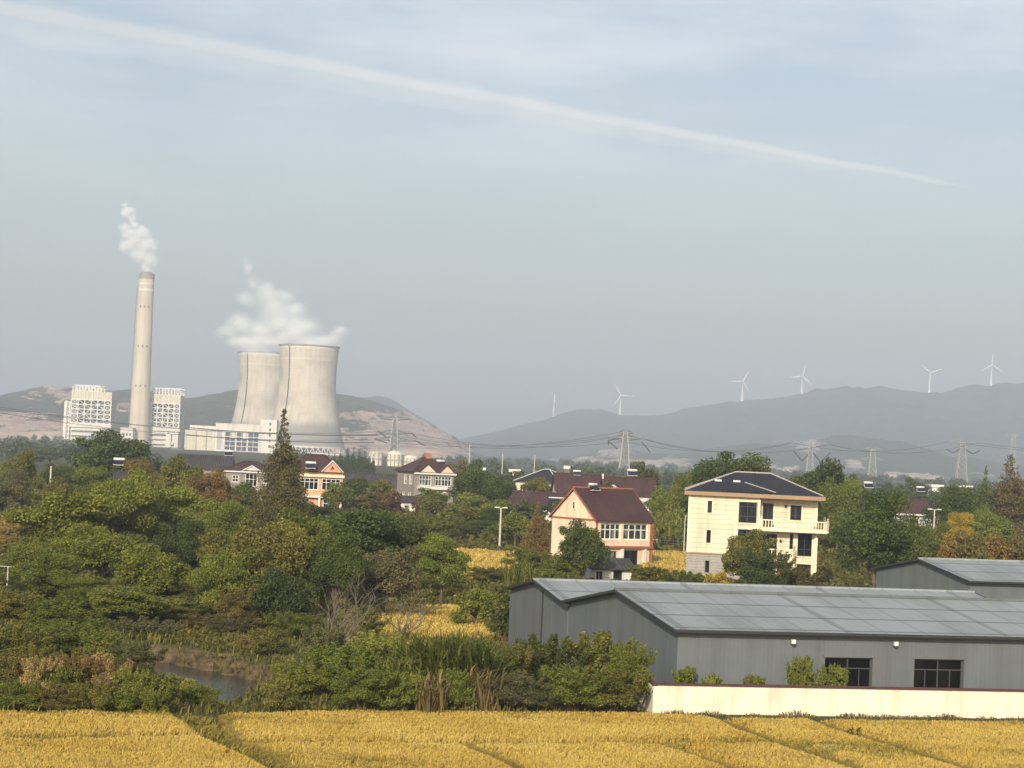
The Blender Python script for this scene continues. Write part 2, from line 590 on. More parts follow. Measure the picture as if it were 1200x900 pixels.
xs = np.concatenate([np.linspace(-9000, -300, 14), np.linspace(-270, -60, 14), np.arange(-58, -30, 0.6), np.arange(-30, -8, .3), np.arange(-8, 58.1, 0.6), np.linspace(60, 270, 14), np.linspace(300, 9000, 14)])
ys = np.concatenate([np.linspace(-400, 70, 8), np.arange(76, 112, 0.6), np.arange(112, 146, .3), np.arange(146, 182, 0.6), np.linspace(184, 800, 50), np.linspace(830, 14000, 30)])
GX, GY = np.meshgrid(xs, ys)
dep, earth = creek_profile(GX, GY)
gn = np.array([[mnoise.noise(Vector((x * 0.25, y * 0.25, 0))) for x in xs] for y in ys])
near = (np.abs(GX) < 60) & (GY > 70) & (GY < 185)
GZ = -dep + np.where(near, gn * 0.12, 0)
EDGE = [(-60, 100.6), (-19.5, 101.6), (-15.5, 103.9), (-13.4, 104.3), (6.5, 111.4), (10.5, 111.2), (27, 115.5), (60, 122)]     # far edge of the sunken paddies
edge_y = np.interp(GX, [e[0] for e in EDGE], [e[1] for e in EDGE])
GZ = GZ - .75 * np.clip((edge_y + .3 - GY) / .8, 0, 1) * (np.abs(GX) < 300)
verts = np.stack([GX, GY, GZ], -1).reshape(-1, 3)
nx_, ny_ = len(xs), len(ys)
ii = (np.arange(ny_ - 1)[:, None] * nx_ + np.arange(nx_ - 1)[None]).ravel()
quads = np.stack([ii, ii + 1, ii + nx_ + 1, ii + nx_], -1)
gm = np_mesh('ground', verts, quads, ground_mat(), tint=earth.ravel(), smooth=True)
tag(link('ground', gm), kind='structure')
wmb = MB()
for i in range(5):
    (ax, ay), (bx, by) = CREEK[i], CREEK[i + 1]
    d = Vector((bx - ax, by - ay, 0)).normalized()
    n = Vector((-d.y, d.x, 0))
wl = []
for i in range(7):
    a = Vector((*CREEK[max(i - 1, 0)], 0)); b = Vector((*CREEK[min(i + 1, len(CREEK) - 1)], 0))
    d = (b - a).normalized(); n = Vector((-d.y, d.x, 0))
    p = Vector((*CREEK[i], -1.15))
    wl.append((p + n * (CW[i] + 1.3), p - n * (CW[i] + 1.3)))
for i in range(6):
    wmb.quad(wl[i][0], wl[i][1], wl[i + 1][1], wl[i + 1][0])
tag(wmb.build('water', water_mat()), kind='structure')


def interp(tbl, x):
    return float(np.interp(x, [t[0] for t in tbl], [t[1] for t in tbl]))


def fbm(x, y, s, seed, o=5):
    return mnoise.fractal(Vector((x * s, y * s, seed)), 0.9, 2.1, o)


def hill(name, tbl, D, front, back, mat, quarries=(), nu=170, nv=44, amp=0.16, seed=1.0, p0=-260, p1=1460, terr=14):
    """a ridge at depth D whose skyline follows the photographed one; slopes fall to the plain in front and behind"""
    vs, tint = [], []
    for j in range(nv + 1):
        t = j / nv
        y = D - front + t * (front + back)
        s = (y - (D - front)) / front if y <= D else 1 - (y - D) / back
        s = max(0.0, min(1.0, s))
        for i in range(nu + 1):
            px = p0 + (p1 - p0) * i / nu
            X = W(px, 500, D).x
            zr = max(0.0, W(px, interp(tbl, px), D).z)
            gul = fbm(X, y, 0.0035, seed)
            gul2 = fbm(X, y, 0.016, seed + 9)
            prof = s ** (0.85 + 0.35 * gul)
            # spurs and gullies run down the slope and vanish at the ridge itself
            z = zr * prof * (1 + (amp * gul * 1.6 + amp * 0.5 * gul2) * math.sin(math.pi * min(1, s)) ) + zr * 0.025 * gul2
            rock = 0.0
            pd = y / D
            ppx = 600 + (px - 600) / pd
            if quarries:
                v = Vector((X, y, z)) - CAM
                k = F / v.dot(fw)
                qx, qy = 600 + v.dot(CR) * k, 450 - v.dot(CU) * k
                for (cx, cy, rx, ry, pw) in quarries:
                    q = ((qx - cx) / rx) ** 2 + ((qy - cy) / ry) ** 2
                    rock = max(rock, pw * max(0.0, 1.25 - q) * .8)
                rock = min(1.0, rock)
                if rock > 0.35:
                    zz = math.floor(z / terr) * terr + terr * min(1, ((z / terr) % 1) * 3)
                    z = z + (zz - z) * 0.8
            if s <= 0.001: z = -8
            vs.append((X, y, z))
            tint.append(rock)
    n = nu + 1
    ii = (np.arange(nv)[:, None] * n + np.arange(nu)[None]).ravel()
    q = np.stack([ii, ii + 1, ii + n + 1, ii + n], -1)
    o = link(name, np_mesh(name, vs, q, mat, tint=tint, smooth=True))
    return tag(o, kind='structure')


green_hill = hill_mat('hill_green', (0.050, 0.060, 0.034), (0.125, 0.122, 0.068), (0.28, 0.20, 0.155), (0.64, 0.475, 0.375))
grey_hill = hill_mat('hill_pale', (0.050, 0.064, 0.042), (0.11, 0.115, 0.075), (0.24, 0.21, 0.18), (0.56, 0.48, 0.42))
blue_hill = hill_mat('hill_far', (0.035, 0.048, 0.040), (0.075, 0.088, 0.065), (0.3, 0.24, 0.18), (0.5, 0.4, 0.3))
L_HILL = [(-300, 500), (-60, 480), (0, 470), (20, 461), (50, 454), (80, 453), (110, 459), (150, 455), (190, 460), (215, 466), (240, 464), (275, 457), (340, 452), (400, 462), (430, 468), (455, 475),
          (480, 486), (505, 500), (525, 510), (545, 520), (560, 530), (590, 548), (640, 556), (1500, 596)]
hill('quarry_hill', L_HILL, 4300, 1150, 900, green_hill, seed=3.0, amp=.26, p0=-300, p1=680, nu=190, nv=60,
     quarries=[(25, 505, 75, 26, 0.95), (75, 462, 60, 9, 0.7), (480, 515, 75, 34, 1.0), (430, 490, 45, 10, 0.8), (148, 478, 16, 7, 0.75), (400, 520, 50, 20, 0.7), (530, 530, 30, 14, 0.8)])
B_HILL = [(-300, 520), (380, 500), (420, 466), (440, 464), (455, 466), (475, 478), (495, 490), (520, 505), (550, 520), (600, 533), (1500, 590)]
hill('back_hill', B_HILL, 6500, 900, 900, blue_hill, seed=8.0, nu=110, nv=24, p0=300, p1=640)
R_MT = [(200, 560), (470, 530), (500, 520), (530, 516), (555, 511), (585, 505), (610, 498), (640, 491), (660, 483), (680, 479), (705, 479), (725, 486), (750, 487), (780, 485), (800, 479), (825, 474), (850, 471), (870, 469),
        (900, 466), (930, 462), (946, 460), (952, 456), (975, 452), (995, 452), (1015, 454), (1030, 452), (1055, 457), (1080, 459), (1100, 459), (1120, 453), (1140, 450), (1160, 450), (1165, 447), (1200, 446), (1300, 450), (1500, 470)]
hill('mountains', R_MT, 7600, 2100, 1200, blue_hill, seed=5.0, nu=220, nv=50, amp=0.2, p0=380, p1=1560)
M_HILL = [(500, 560), (560, 545), (600, 541), (640, 541), (665, 537), (690, 532), (710, 526), (735, 526), (760, 531), (800, 531), (830, 526), (850, 523), (880, 519), (905, 521), (940, 521), (962, 515), (975, 510), (990, 510), (1020, 513),
          (1055, 517), (1075, 524), (1100, 536), (1130, 534), (1165, 540), (1200, 548), (1300, 556), (1500, 566)]
hill('foothills', M_HILL, 4700, 1000, 700, grey_hill, seed=12.0, amp=.24, nu=240, nv=50, p0=470, p1=1480,
     quarries=[(722, 533, 26, 12, 0.9), (690, 545, 30, 9, 0.75), (790, 543, 26, 8, 0.85), (945, 523, 18, 16, 0.9), (905, 552, 60, 10, 0.7), (640, 545, 20, 14, 0.9), (610, 552, 40, 8, 0.8), (745, 548, 50, 9, 0.8), (860, 545, 40, 12, 0.6), (1000, 546, 14, 12, 0.8), (1060, 562, 60, 7, 0.9), (1160, 556, 40, 7, 0.5)])

# ------------------------------------------------------------------ power station
PD = 2690.0
S = PD / F                     # metres per picture unit there


def at_plant(px, py, Y=PD):
    """real position on the plant's ground for a column, base z = 0"""
    p = W(px, py, Y)
    return Vector((p.x, Y, 0))


# chimney
b = at_plant(163, 500)
ch = thing('chimney', 'very tall pale concrete smokestack with white smoke rising from its mouth', 'chimney', b)
prof = [(12.6, 0), (12.4, 12), (12.0, 30), (11.2, 70), (10.5, 110), (9.9, 150), (9.4, 185), (9.2, 203)]
MB().lathe(prof, 56).build('shaft', M['concrete'], ch, True)
MB().lathe([(9.2, 203), (9.55, 203.5), (9.55, 209.4), (8.6, 209.4), (8.6, 206)], 56).build('top_collar', M['concrete_dark'], ch)
for z, rr in ((196, 9.35), (188.5, 9.42)):
    MB().lathe([(rr, z), (rr + .25, z), (rr + .25, z + 2.2), (rr, z + 2.2)], 56).build('painted_band', M['plant_white'], ch)
MB().lathe([(7.0, 205), (7.0, 211.2), (5.6, 211.2), (5.6, 205)], 40, -0.5).build('flue', M['concrete_dark'], ch)
for z in (168, 120, 72):
    rr = np.interp(z, [p[1] for p in prof], [p[0] for p in prof])
    for a in (-115, -85, -55):
        m = MB()
        x, y = math.cos(R(a)) * rr, math.sin(R(a)) * rr
        m.box(x - .7, x + .7, y - .4, y + .4, z, z + 2.2)
        m.build('vent', M['frame_dark'], ch)
m = MB()
m.tube([(-9.9 - 0 - 2.9 * (1 - t / 20) ** 1.0 * 1.0, -4.5, 4 + t * 10) for t in range(0, 20)], 0.35, 5)
m.build('ladder', M['steel_grey'], ch)
base = thing('duct_house', 'small plain white block joined to the foot of the tall chimney', 'building', at_plant(150, 510, PD - 20))
MB().box(-8, 7, -8, 8, 0, 21).build('wall', M['plant_white'], base)
MB().box(-8.4, 7.4, -8.4, 8.4, 21, 22).build('roof', M['plant_grey'], base)
for x in (-5, -1, 3):
    MB().box(x, x + 2, -8.06, -7.9, 12, 15).build('window', M['glass_blue'], base)

# cooling towers
def cooling_tower(px, py, Y, H, rt, rth, rb, label):
    t = thing('cooling_tower', label, 'cooling tower', (W(px, py, Y).x, Y, 0), 0, 'cooling towers of the power station')
    zb = 9.0
    zt = H * 0.70
    prof = []
    for i in range(41):
        z = zb + (H - zb) * i / 40
        if z < zt:
            a = (zt - zb) / math.sqrt((rb / rth) ** 2 - 1)
            r = rth * math.sqrt(1 + ((z - zt) / a) ** 2)
        else:
            a = (H - zt) / math.sqrt((rt / rth) ** 2 - 1)
            r = rth * math.sqrt(1 + ((z - zt) / a) ** 2)
        prof.append((r, z))
    inner = [(r - 0.9, z) for r, z in reversed(prof)]
    MB().lathe(prof + inner, 120).build('shell', M['tower'], t, True)
    r = prof[-1][0]
    MB().lathe([(r - .9, H), (r + .9, H), (r + .9, H + 1.5), (r - .9, H + 1.5), (r - .9, H)], 120).build('rim', M['concrete_dark'], t)
    r = prof[0][0]
    MB().lathe([(r - .8, zb - 1.6), (r + .5, zb - 1.6), (r + .5, zb + .5), (r - .8, zb + .5), (r - .8, zb - 1.6)], 120).build('ring_beam', M['plant_white'], t)
    c0 = None
    for k in range(44):
        for s in (-1, 1):
            a0 = 2 * math.pi * (k + .5) / 44
            a1 = a0 + s * math.pi / 44
            if math.sin(a0) > 0.35: continue
            MB().tube([((r + 2) * math.cos(a0), (r + 2) * math.sin(a0), 0), (r * math.cos(a1), r * math.sin(a1), zb - 1.2)], .55, 5).build('column', M['plant_white'], t)
    MB().lathe([(r + 5, 0), (r + 5, 2.2), (r + 4.4, 2.2), (r + 4.4, 0)], 96).build('basin_wall', M['plant_white'], t)
    # ladder with cage up the shell
    a = R(-125)
    pts = [((q[0] + .8) * 1.0 * math.cos(a), (q[0] + .8) * math.sin(a), q[1]) for q in prof]
    MB().tube(pts, 0.55, 5).build('ladder', M['frame_dark'], t)
    return t


def tower_mat():
    m = surf('tower_concrete', (0.64, 0.58, 0.48), 0.88, 0.10, 0.05, streak=(0.22, 0.22, 0.008), dirt=(0.36, 0.33, 0.28), dirt_amt=0.6, dirt_scale=0.03, lines=[(2, 2.6, 0.5, 0.22)])
    nt = m.node_tree
    b = [n for n in nt.nodes if n.type == 'BSDF_PRINCIPLED'][0]
    src = b.inputs['Base Color'].links[0].from_socket
    sx = N(nt, 'SeparateXYZ')
    v = coords(nt)
    nt.links.new(v, sx.inputs[0])
    wob = math_(nt, 'ADD', sx.outputs[2], math_(nt, 'MULTIPLY', noise_(nt, coords(nt, (.3, .3, .02)), 1, 3), 7))
    low = ramp(nt, math_(nt, 'DIVIDE', wob, 140), [(0.25, 0.9), (0.32, 0.0)])   # algae-grey stained bottom courses
    c = mixc(nt, low, src, (0.27, 0.265, 0.25))
    wob2 = math_(nt, 'DIVIDE', sx.outputs[2], 140)
    band = ramp(nt, wob2, [(0.80, 0.0), (0.815, 0.5), (0.83, 0.0), (0.855, 0.0), (0.86, 0.35), (0.87, 0.0), (0.90, 0.0), (0.905, 0.5)])
    c = mixc(nt, band, c, (0.70, 0.68, 0.63))
    nt.links.new(c, b.inputs['Base Color'])
    return m


M['tower'] = tower_mat()
cooling_tower(358.5, 490, PD, 129.5, 36.3, 34.2, 48.5, 'nearer cooling tower, whole in view, a pale concrete hyperboloid under drifting steam')
cooling_tower(308, 490, 2960, 129.5, 36.3, 34.2, 48.5, 'farther cooling tower, partly hidden behind the nearer one')


# boiler houses: open steel frames with cream cladding bands
def lattice(mb, x0, x1, z0, z1, y, nx, nz, r=.45, xb=True):
    X = [x0 + (x1 - x0) * i / nx for i in range(nx + 1)]
    Z = [z0 + (z1 - z0) * i / nz for i in range(nz + 1)]
    for x in X: mb.box(x - r, x + r, y - r, y + r, z0, z1)
    for z in Z: mb.box(x0, x1, y - r * .8, y + r * .8, z - r * .9, z + r * .9)
    if xb:
        for i in range(nx):
            for j in range(nz):
                if (i + j) % 2 == 0 or i in (0, nx - 1):
                    mb.bar((X[i], y, Z[j]), (X[i + 1], y, Z[j + 1]), r * .6)
                if (i + j) % 2 == 1 or i in (0, nx - 1):
                    mb.bar((X[i + 1], y, Z[j]), (X[i], y, Z[j + 1]), r * .6)


def boiler_house(px0, px1, ptop, Y, label, seed, stair):
    a, c = W(px0, ptop + 35, Y), W(px1, ptop + 35, Y)
    w = c.x - a.x
    zt = zat((px0 + px1) / 2, ptop, Y)
    t = thing('boiler_house', label, 'boiler house', ((a.x + c.x) / 2, Y, 0), 0, 'boiler houses of the power station')
    h = w / 2
    zb = zt - 39 * S * .97
    rnd = random.Random(seed)
    d = 34
    MB().box(-h, h, -d / 2, d / 2, zt - 10.5, zt).build('cladding_band', M['plant_cream'], t)
    m = MB()
    for yy in (-d / 2, d / 2):
        lattice(m, -h + .5, h - .5, zb, zt - 10.5, yy, 6, 5, .66)
    for sx in (-1, 1):
        for j in range(6):
            z = zb + (zt - 10.5 - zb) * j / 5
            m.box(sx * (h - .5) - .5, sx * (h - .5) + .5, -d / 2, d / 2, z - .45, z + .45)
    m.build('steel_frame', M['steel_white'], t)
    m = MB()
    for i in range(6):
        for j in range(4):
            x = -h + 8 + i * (w - 16) / 6
            z = zb + 1 + j * (zt - 15 - zb) / 4
            ww = (w - 16) / 6 * rnd.uniform(.25, .6)
            hh = (zt - 12 - zb) / 4 * rnd.uniform(.2, .55)
            m.box(x, x + ww, -d / 2 + rnd.uniform(1.5, 5), 0, z, z + hh)
    m.build('plant_casing', M['plant_grey'], t)
    MB().box(-h + 5, h - 5, -6, d / 2 - 2, zb, zt - 11).build('boiler_casing', M['plant_inside'], t)
    MB().box(-h - 1.2, h + 1.2, -d / 2 - 1.5, d / 2, zb - 5, zb - .3).build('deck_band', M['plant_white'], t)
    MB().box(-h + .5, h - 1, -d / 2 + 1, d / 2, 0, zb - 5).build('lower_wall', M['plant_grey' if stair else 'plant_white'], t)
    m = MB()
    for k in range(3):
        z = zb - 9 - k * 6
        MB().box(-h + 2, h - rnd.uniform(2, 14), -d / 2 - 3, -d / 2 + .9, z, z + 3).build('duct', M['plant_white'], t)
    m = MB()
    lattice(m, -h + 1 if stair else h - 34, h - 14 if stair else h, zt, zt + (7 if stair else 8), -d / 2 + 2, 9, 1, .5)
    lattice(m, -h + 1 if stair else h - 34, h - 14 if stair else h, zt, zt + (7 if stair else 8), d / 2 - 6, 9, 1, .5)
    for q in (0, 1):
        m.box((-h + 1, h - 14)[q] - .5 if stair else (h - 34, h)[q] - .5, (-h + 1, h - 14)[q] + .5 if stair else (h - 34, h)[q] + .5, -d / 2 + 1.5, d / 2 - 5.5, zt + 5.5, zt + 6.5)
    m.build('roof_truss', M['steel_white'], t)
    if stair:
        m = MB()
        lattice(m, -h - 10, -h - 4, 0, zt - 14, -4, 1, 9, .7)
        lattice(m, -h - 10, -h - 4, 0, zt - 14, 2, 1, 9, .7)
        m.box(-h - 9.7, -h - 7.5, -5, 2, 0, zt - 12)
        m.build('stair_tower', M['steel_white'], t)
    else:
        for k in range(2):
            MB().box(-h + 9 + k * 11, -h + 18 + k * 11, -d / 2 - .6, -d / 2 + .9, 14, 21).build('window', M['glass_blue'], t)
        MB().box(6, 12, -d / 2 - 4, -d / 2, 0, zb - 8).build('lift_shaft', M['plant_white'], t)
    return t


boiler_house(85.5, 132.5, 459, PD + 30, 'white steel boiler house left of the chimney with a thin stair tower at its side', 3, True)
boiler_house(172.5, 212.5, 463, PD + 30, 'white steel boiler house just right of the chimney', 5, False)


def plain_block(name, label, px0, px1, ptop, Y, d, mat, cat='building', roofmat='plant_grey', extras=None):
    a, c = W(px0, ptop + 20, Y), W(px1, ptop + 20, Y)
    zt = zat((px0 + px1) / 2, ptop, Y)
    t = thing(name, label, cat, ((a.x + c.x) / 2, Y, 0))
    h = (c.x - a.x) / 2
    MB().box(-h, h, 0, d, 0, zt - .8).build('wall', M[mat], t)
    MB().box(-h - .4, h + .4, -.4, d + .4, zt - .8, zt).build('parapet', M['plant_white'], t)
    if extras: extras(t, h, zt)
    return t


def silo_ribs(t, h, zt):
    for k in range(4):
        x = -h + 1.2 + (2 * h - 2.4) * k / 3
        MB().box(x - .3, x + .3, -.7, -.1, 0, zt - 1).build('pilaster', M['concrete_dark' if k in (1, 2) else 'plant_cream'], t)
    MB().box(-h + 4, h - 3, 6, 20, zt, zt + 5).build('roof_block', M['plant_white'], t)


plain_block('bunker_building', 'windowless cream block between the right boiler house and the glazed hall', 216, 255, 504, 2420, 26, 'plant_cream', extras=silo_ribs)


def hall_windows(t, h, zt):
    # three columns of large bays over a glazed base
    gx0, gx1, gz0, gz1 = -h + 10, h - 17, 1, zt - 9
    MB().box(gx0, gx1, -.25, -.05, gz0, gz1).build('glazing', M['glass_blue'], t)
    nx, nz = 6, 4
    for i in range(nx + 1):
        x = gx0 + (gx1 - gx0) * i / nx
        w = 1.6 if i % 2 == 0 else .6
        MB().box(x - w / 2, x + w / 2, -.8, -.3, gz0, gz1).build('mullion', M['plant_white'], t)
    for j in range(nz + 1):
        z = gz0 + (gz1 - gz0) * j / nz
        MB().box(gx0, gx1, -1.1, -.82, z - .4, z + .4).build('transom', M['plant_white'], t)
    for i in (1, 3):
        x = gx0 + (gx1 - gx0) * i / nx
        MB().box(x + 1.2, x + (gx1 - gx0) / nx - 1.2, -1.3, -1.12, gz1 - 7.5, gz1 - .6).build('wall_panel', M['plant_white'], t)
    MB().box(h - 16.5, h + 1.5, -1.5, 18, 0, zt + 6).build('stair_block', M['plant_white'], t)
    for k in range(5):
        MB().box(h - 6.5, h - 4.5, -1.56, -1.4, 6 + k * 6, 9 + k * 6).build('window', M['glass_blue'], t)
    MB().box(-h + 2, -h + 7, -.3, -.05, 2, zt - 8).build('pipe_rack', M['plant_grey'], t)


plain_block('turbine_hall', 'white hall with a grid of blue windows in front of the cooling towers', 252, 322, 497, 2400, 30, 'plant_white', extras=hall_windows)


def tank(px, w, ptop, Y, label, mat='plant_cream', dome=False, group=None):
    p = W(px, ptop, Y)
    r = w * Y / F / 2
    t = thing('storage_tank', label, 'tank', (p.x, Y, 0), 0, group)
    MB().lathe([(r, 0), (r, p.z - r * (.5 if dome else .15))], 40).build('shell', M[mat], t, True)
    z = p.z - r * (.5 if dome else .15)
    pr = [(r + .3, z)] + ([(r * math.cos(a), z + r * .5 * math.sin(a)) for a in [R(10 * k) for k in range(0, 10)]] if dome else [(r + .3, z + .6), (r * .5, z + r * .12), (.05, z + r * .15)])
    MB().lathe(pr, 40).build('roof', M['plant_white'], t, dome)
    m = MB()
    for k in range(3):
        a = R(-120 + 30 * k)
        m.bar(((r + .3) * math.cos(a), (r + .3) * math.sin(a), 0), ((r + .3) * math.cos(a), (r + .3) * math.sin(a), z), .18)
    m.build('stair_rail', M['steel_grey'], t)
    m = MB()
    m.lathe([(r + .25, z * .5), (r + .5, z * .5), (r + .5, z * .5 + .8), (r + .25, z * .5 + .8)], 40)
    m.build('hoop', M['plant_grey'], t)


tank(207, 12.5, 526, 2380, 'short white round tank at the foot of the right boiler house')
tank(184, 8, 528, 2380, 'small domed white tank just right of the chimney foot', 'plant_white', True)
tank(440, 18, 529, 1500, 'left of two cream silos behind the row of dark conifers', dome=False)
tank(463.5, 19, 528, 1500, 'right of two cream silos, beneath the large steel pylon', dome=True)
tank(482, 17, 533, 1550, 'low cream tank just behind the maroon hipped roof of the grey house', dome=True)
plain_block('pump_house', 'long low white building behind the foot of the boiler house on the left', 78, 128, 518, 2500, 14, 'plant_white')
plain_block('switch_house', 'low pale building across the foot of the nearer cooling tower', 325, 398, 531, 2500, 14, 'plant_grey')

# ------------------------------------------------------------------ wind turbines on the mountain
def turbine(px, pbase, phub, blades, yaw, Y, label):
    p = W(px, pbase, Y)
    hub = zat(px, phub, Y)
    t = thing('wind_turbine', label, 'wind turbine', (p.x, Y, 0), 0, 'wind turbines on the mountain ridge')
    zb = p.z - 25
    MB().tube([(0, 0, zb), (0, 0, (zb + hub) / 2), (0, 0, hub)], [4.2, 3.6, 2.6], 14).build('tower', M['turbine_white'], t, True)
    n = MB()
    n.box(-2.2, 2.2, -6, 7, hub - 2, hub + 2.4)
    n.build('nacelle', M['turbine_white'], t)
    MB().tube([(0, -6, hub), (0, -8, hub), (0, -9.5, hub)], [2.3, 2.1, .4], 12).build('hub', M['turbine_white'], t, True)
    for a in blades:
        L = 46.0
        dx, dz = math.sin(R(a)), math.cos(R(a))
        m = MB()
        pts = [(dx * L * k, -8, hub + dz * L * k) for k in (0, .08, .22, .5, .8, 1)]
        m.tube(pts, [1.5, 1.6, 2.6, 1.9, 1.2, .5], 8)
        m.build('blade', M['turbine_white'], t, True)
    return t


turbine(648.5, 494, 474, (2, 122, 242)[:0] or (1, 181), 0, 7560, 'faint wind turbine seen edge on as a thin mast at the ridge end')
turbine(726.5, 485, 463.5, (-28, 92, 212), 0, 7600, 'wind turbine with one blade level to the right')
turbine(869.5, 470, 447, (28, 268, 148), 0, 7600, 'wind turbine with one blade level to the left and another pointing up')
turbine(939.5, 462, 441, (12, 132, 262), 0, 7600, 'wind turbine just left of the highest hump of the mountain ridge')
turbine(1089, 459.5, 437, (-50, 70, 182), 0, 7600, 'wind turbine whose blades spread like a letter Y')
turbine(1161.5, 450, 428, (0, 120, 240), 0, 7600, 'wind turbine on the high right ridge with one blade straight up')


# ------------------------------------------------------------------ pylons and wires
def pylon(px, ptop, Y, hw, arms, label, style='lattice', vees=()):
    p = W(px, ptop + 25, Y)
    zt = zat(px, ptop, Y)
    t = thing('pylon', label, 'pylon', (p.x, Y, 0), 0, 'transmission pylons across the plain')
    m = MB()
    legs = 4
    def wd_(z):
        k = z / zt
        return hw * (1 - k) + hw * .38 * k
    zs = [zt * k for k in (0, .16, .31, .45, .57, .68, .78, .87, .94, 1.0)]
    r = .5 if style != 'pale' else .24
    for sx in (-1, 1):
        for sy in (-1, 1):
            m.tube([(sx * wd_(z), sy * wd_(z), z) for z in zs], r * 1.3, 4)
    for i in range(len(zs) - 1):
        a, c = wd_(zs[i]), wd_(zs[i + 1])
        for sy in (-1, 1):
            m.bar((-a, sy * a, zs[i]), (c, sy * c, zs[i + 1]), r * .9)
            m.bar((a, sy * a, zs[i]), (-c, sy * c, zs[i + 1]), r * .9)
            m.bar((-c, sy * c, zs[i + 1]), (c, sy * c, zs[i + 1]), r * .7)
            m.bar((sy * a, -a, zs[i]), (sy * c, c, zs[i + 1]), r * .7)
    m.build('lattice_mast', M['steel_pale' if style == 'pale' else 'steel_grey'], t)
    tips = []
    for (kz, half, drop) in arms:
        z = zt * kz
        for s in (-1, 1):
            am = MB()
            w = wd_(z)
            ra = r * (1.35 if style != 'pale' else 1)
            am.bar((s * w, -w, z), (s * half, 0, z + drop), ra)
            am.bar((s * w, w, z), (s * half, 0, z + drop), ra)
            am.bar((s * w, 0, z + 3), (s * half, 0, z + drop), ra)
            for q in (.3, .55, .8):
                am.bar((s * (w + (half - w) * q), 0, z + drop * q), (s * (w + (half - w) * (q - .2)), 0, z + 3 * (1 - q + .2)), r * .7)
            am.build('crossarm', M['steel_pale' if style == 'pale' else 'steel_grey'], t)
            tips.append(Vector((p.x + s * half, Y, z + drop)))
    for (x0, z0, x1, z1) in vees:
        MB().bar((x0, -1, z0), (x1, -1, z1), .55, 6).build('insulator', M['insulator'], t)
    return t, tips


_, T1 = pylon(462, 491, 1900, 4.2, [(0.985, 11.5, 1.0), (0.66, 14, 1.0), (0.5, 17, .6)], 'lattice pylon in front of the pale quarry, above two cream silos',
              vees=[(-17, 19.4, -6, 16), (17, 19.4, 27, 15.5), (-14, 26, -7, 21), (14, 26, 19, 22)])
_, T2 = pylon(732, 507, 1750, 4.2, [(0.86, 14, .5), (0.985, 6, .4)], 'lattice pylon rising behind the long maroon roofs in the middle',
              vees=[(-13.5, 25.5, -6, 19.5), (13, 26, 20, 18), (-13.5, 25.8, -4, 28), (-13.5, 25.8, -13, 22)])
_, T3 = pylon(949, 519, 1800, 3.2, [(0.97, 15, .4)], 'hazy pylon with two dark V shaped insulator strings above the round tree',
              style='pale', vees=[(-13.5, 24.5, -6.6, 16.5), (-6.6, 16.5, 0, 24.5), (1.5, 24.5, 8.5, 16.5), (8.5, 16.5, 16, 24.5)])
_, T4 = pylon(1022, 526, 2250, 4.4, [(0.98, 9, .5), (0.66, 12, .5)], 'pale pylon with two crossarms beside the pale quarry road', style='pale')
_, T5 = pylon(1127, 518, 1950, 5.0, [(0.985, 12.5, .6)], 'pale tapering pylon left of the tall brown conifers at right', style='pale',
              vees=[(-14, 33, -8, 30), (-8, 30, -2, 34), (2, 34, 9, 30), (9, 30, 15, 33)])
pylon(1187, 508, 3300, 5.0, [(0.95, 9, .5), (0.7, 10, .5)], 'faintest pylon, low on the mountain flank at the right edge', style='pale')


def wire(name, a, b, sag, label, cat='power line', rad=.16, group='overhead power lines'):
    m = MB()
    n = 26
    pts = []
    for i in range(n + 1):
        t = i / n
        p = Vector(a).lerp(Vector(b), t)
        p.z -= sag * 4 * t * (1 - t)
        pts.append(p)
    m.tube(pts, rad, 4)
    o = m.build(name, M['wire'], None)
    return tag(o, label, cat, group)


LW = 'thin dark cable strung between the quarry pylon and the pylon behind the maroon roofs'
for k, (i, j) in enumerate(((2, 0), (3, 1), (4, 2), (5, 3))):
    wire('power_line', T1[i], T2[j], 9, LW)
for k, (i, j) in enumerate(((0, 0), (1, 1), (1, 0))):
    wire('power_line', T2[i], T3[j], 9, 'thin dark cable from the pylon behind the maroon roofs to the pylon with V insulators')
for k, (i, j) in enumerate(((0, 0), (1, 1))):
    wire('power_line', T3[i], T5[j], 8, 'thin dark cable from the pylon with V insulators to the tapering pylon at right')
for i in (0, 1):
    wire('power_line', T5[i], Vector((T5[i].x + 420, 2000, T5[i].z)), 9, 'thin dark cable leaving the tapering pylon past the brown conifers')
for k, (py0, py1) in enumerate(((470, 514), (473, 516), (476.5, 518))):
    a, c = W(-60, py0 - 3, 1500), T1[2 + (k % 3)]
    wire('power_line', a, c, 9, 'thin dark cable crossing the power station from the left edge to the quarry pylon')
for i in (2, 4):
    wire('power_line', T1[i] + Vector((0, 0, -3)), T1[i] + Vector((-170, 60, -3.5)), 2.2, 'thick dark cable bundle left of the quarry pylon', rad=.4)

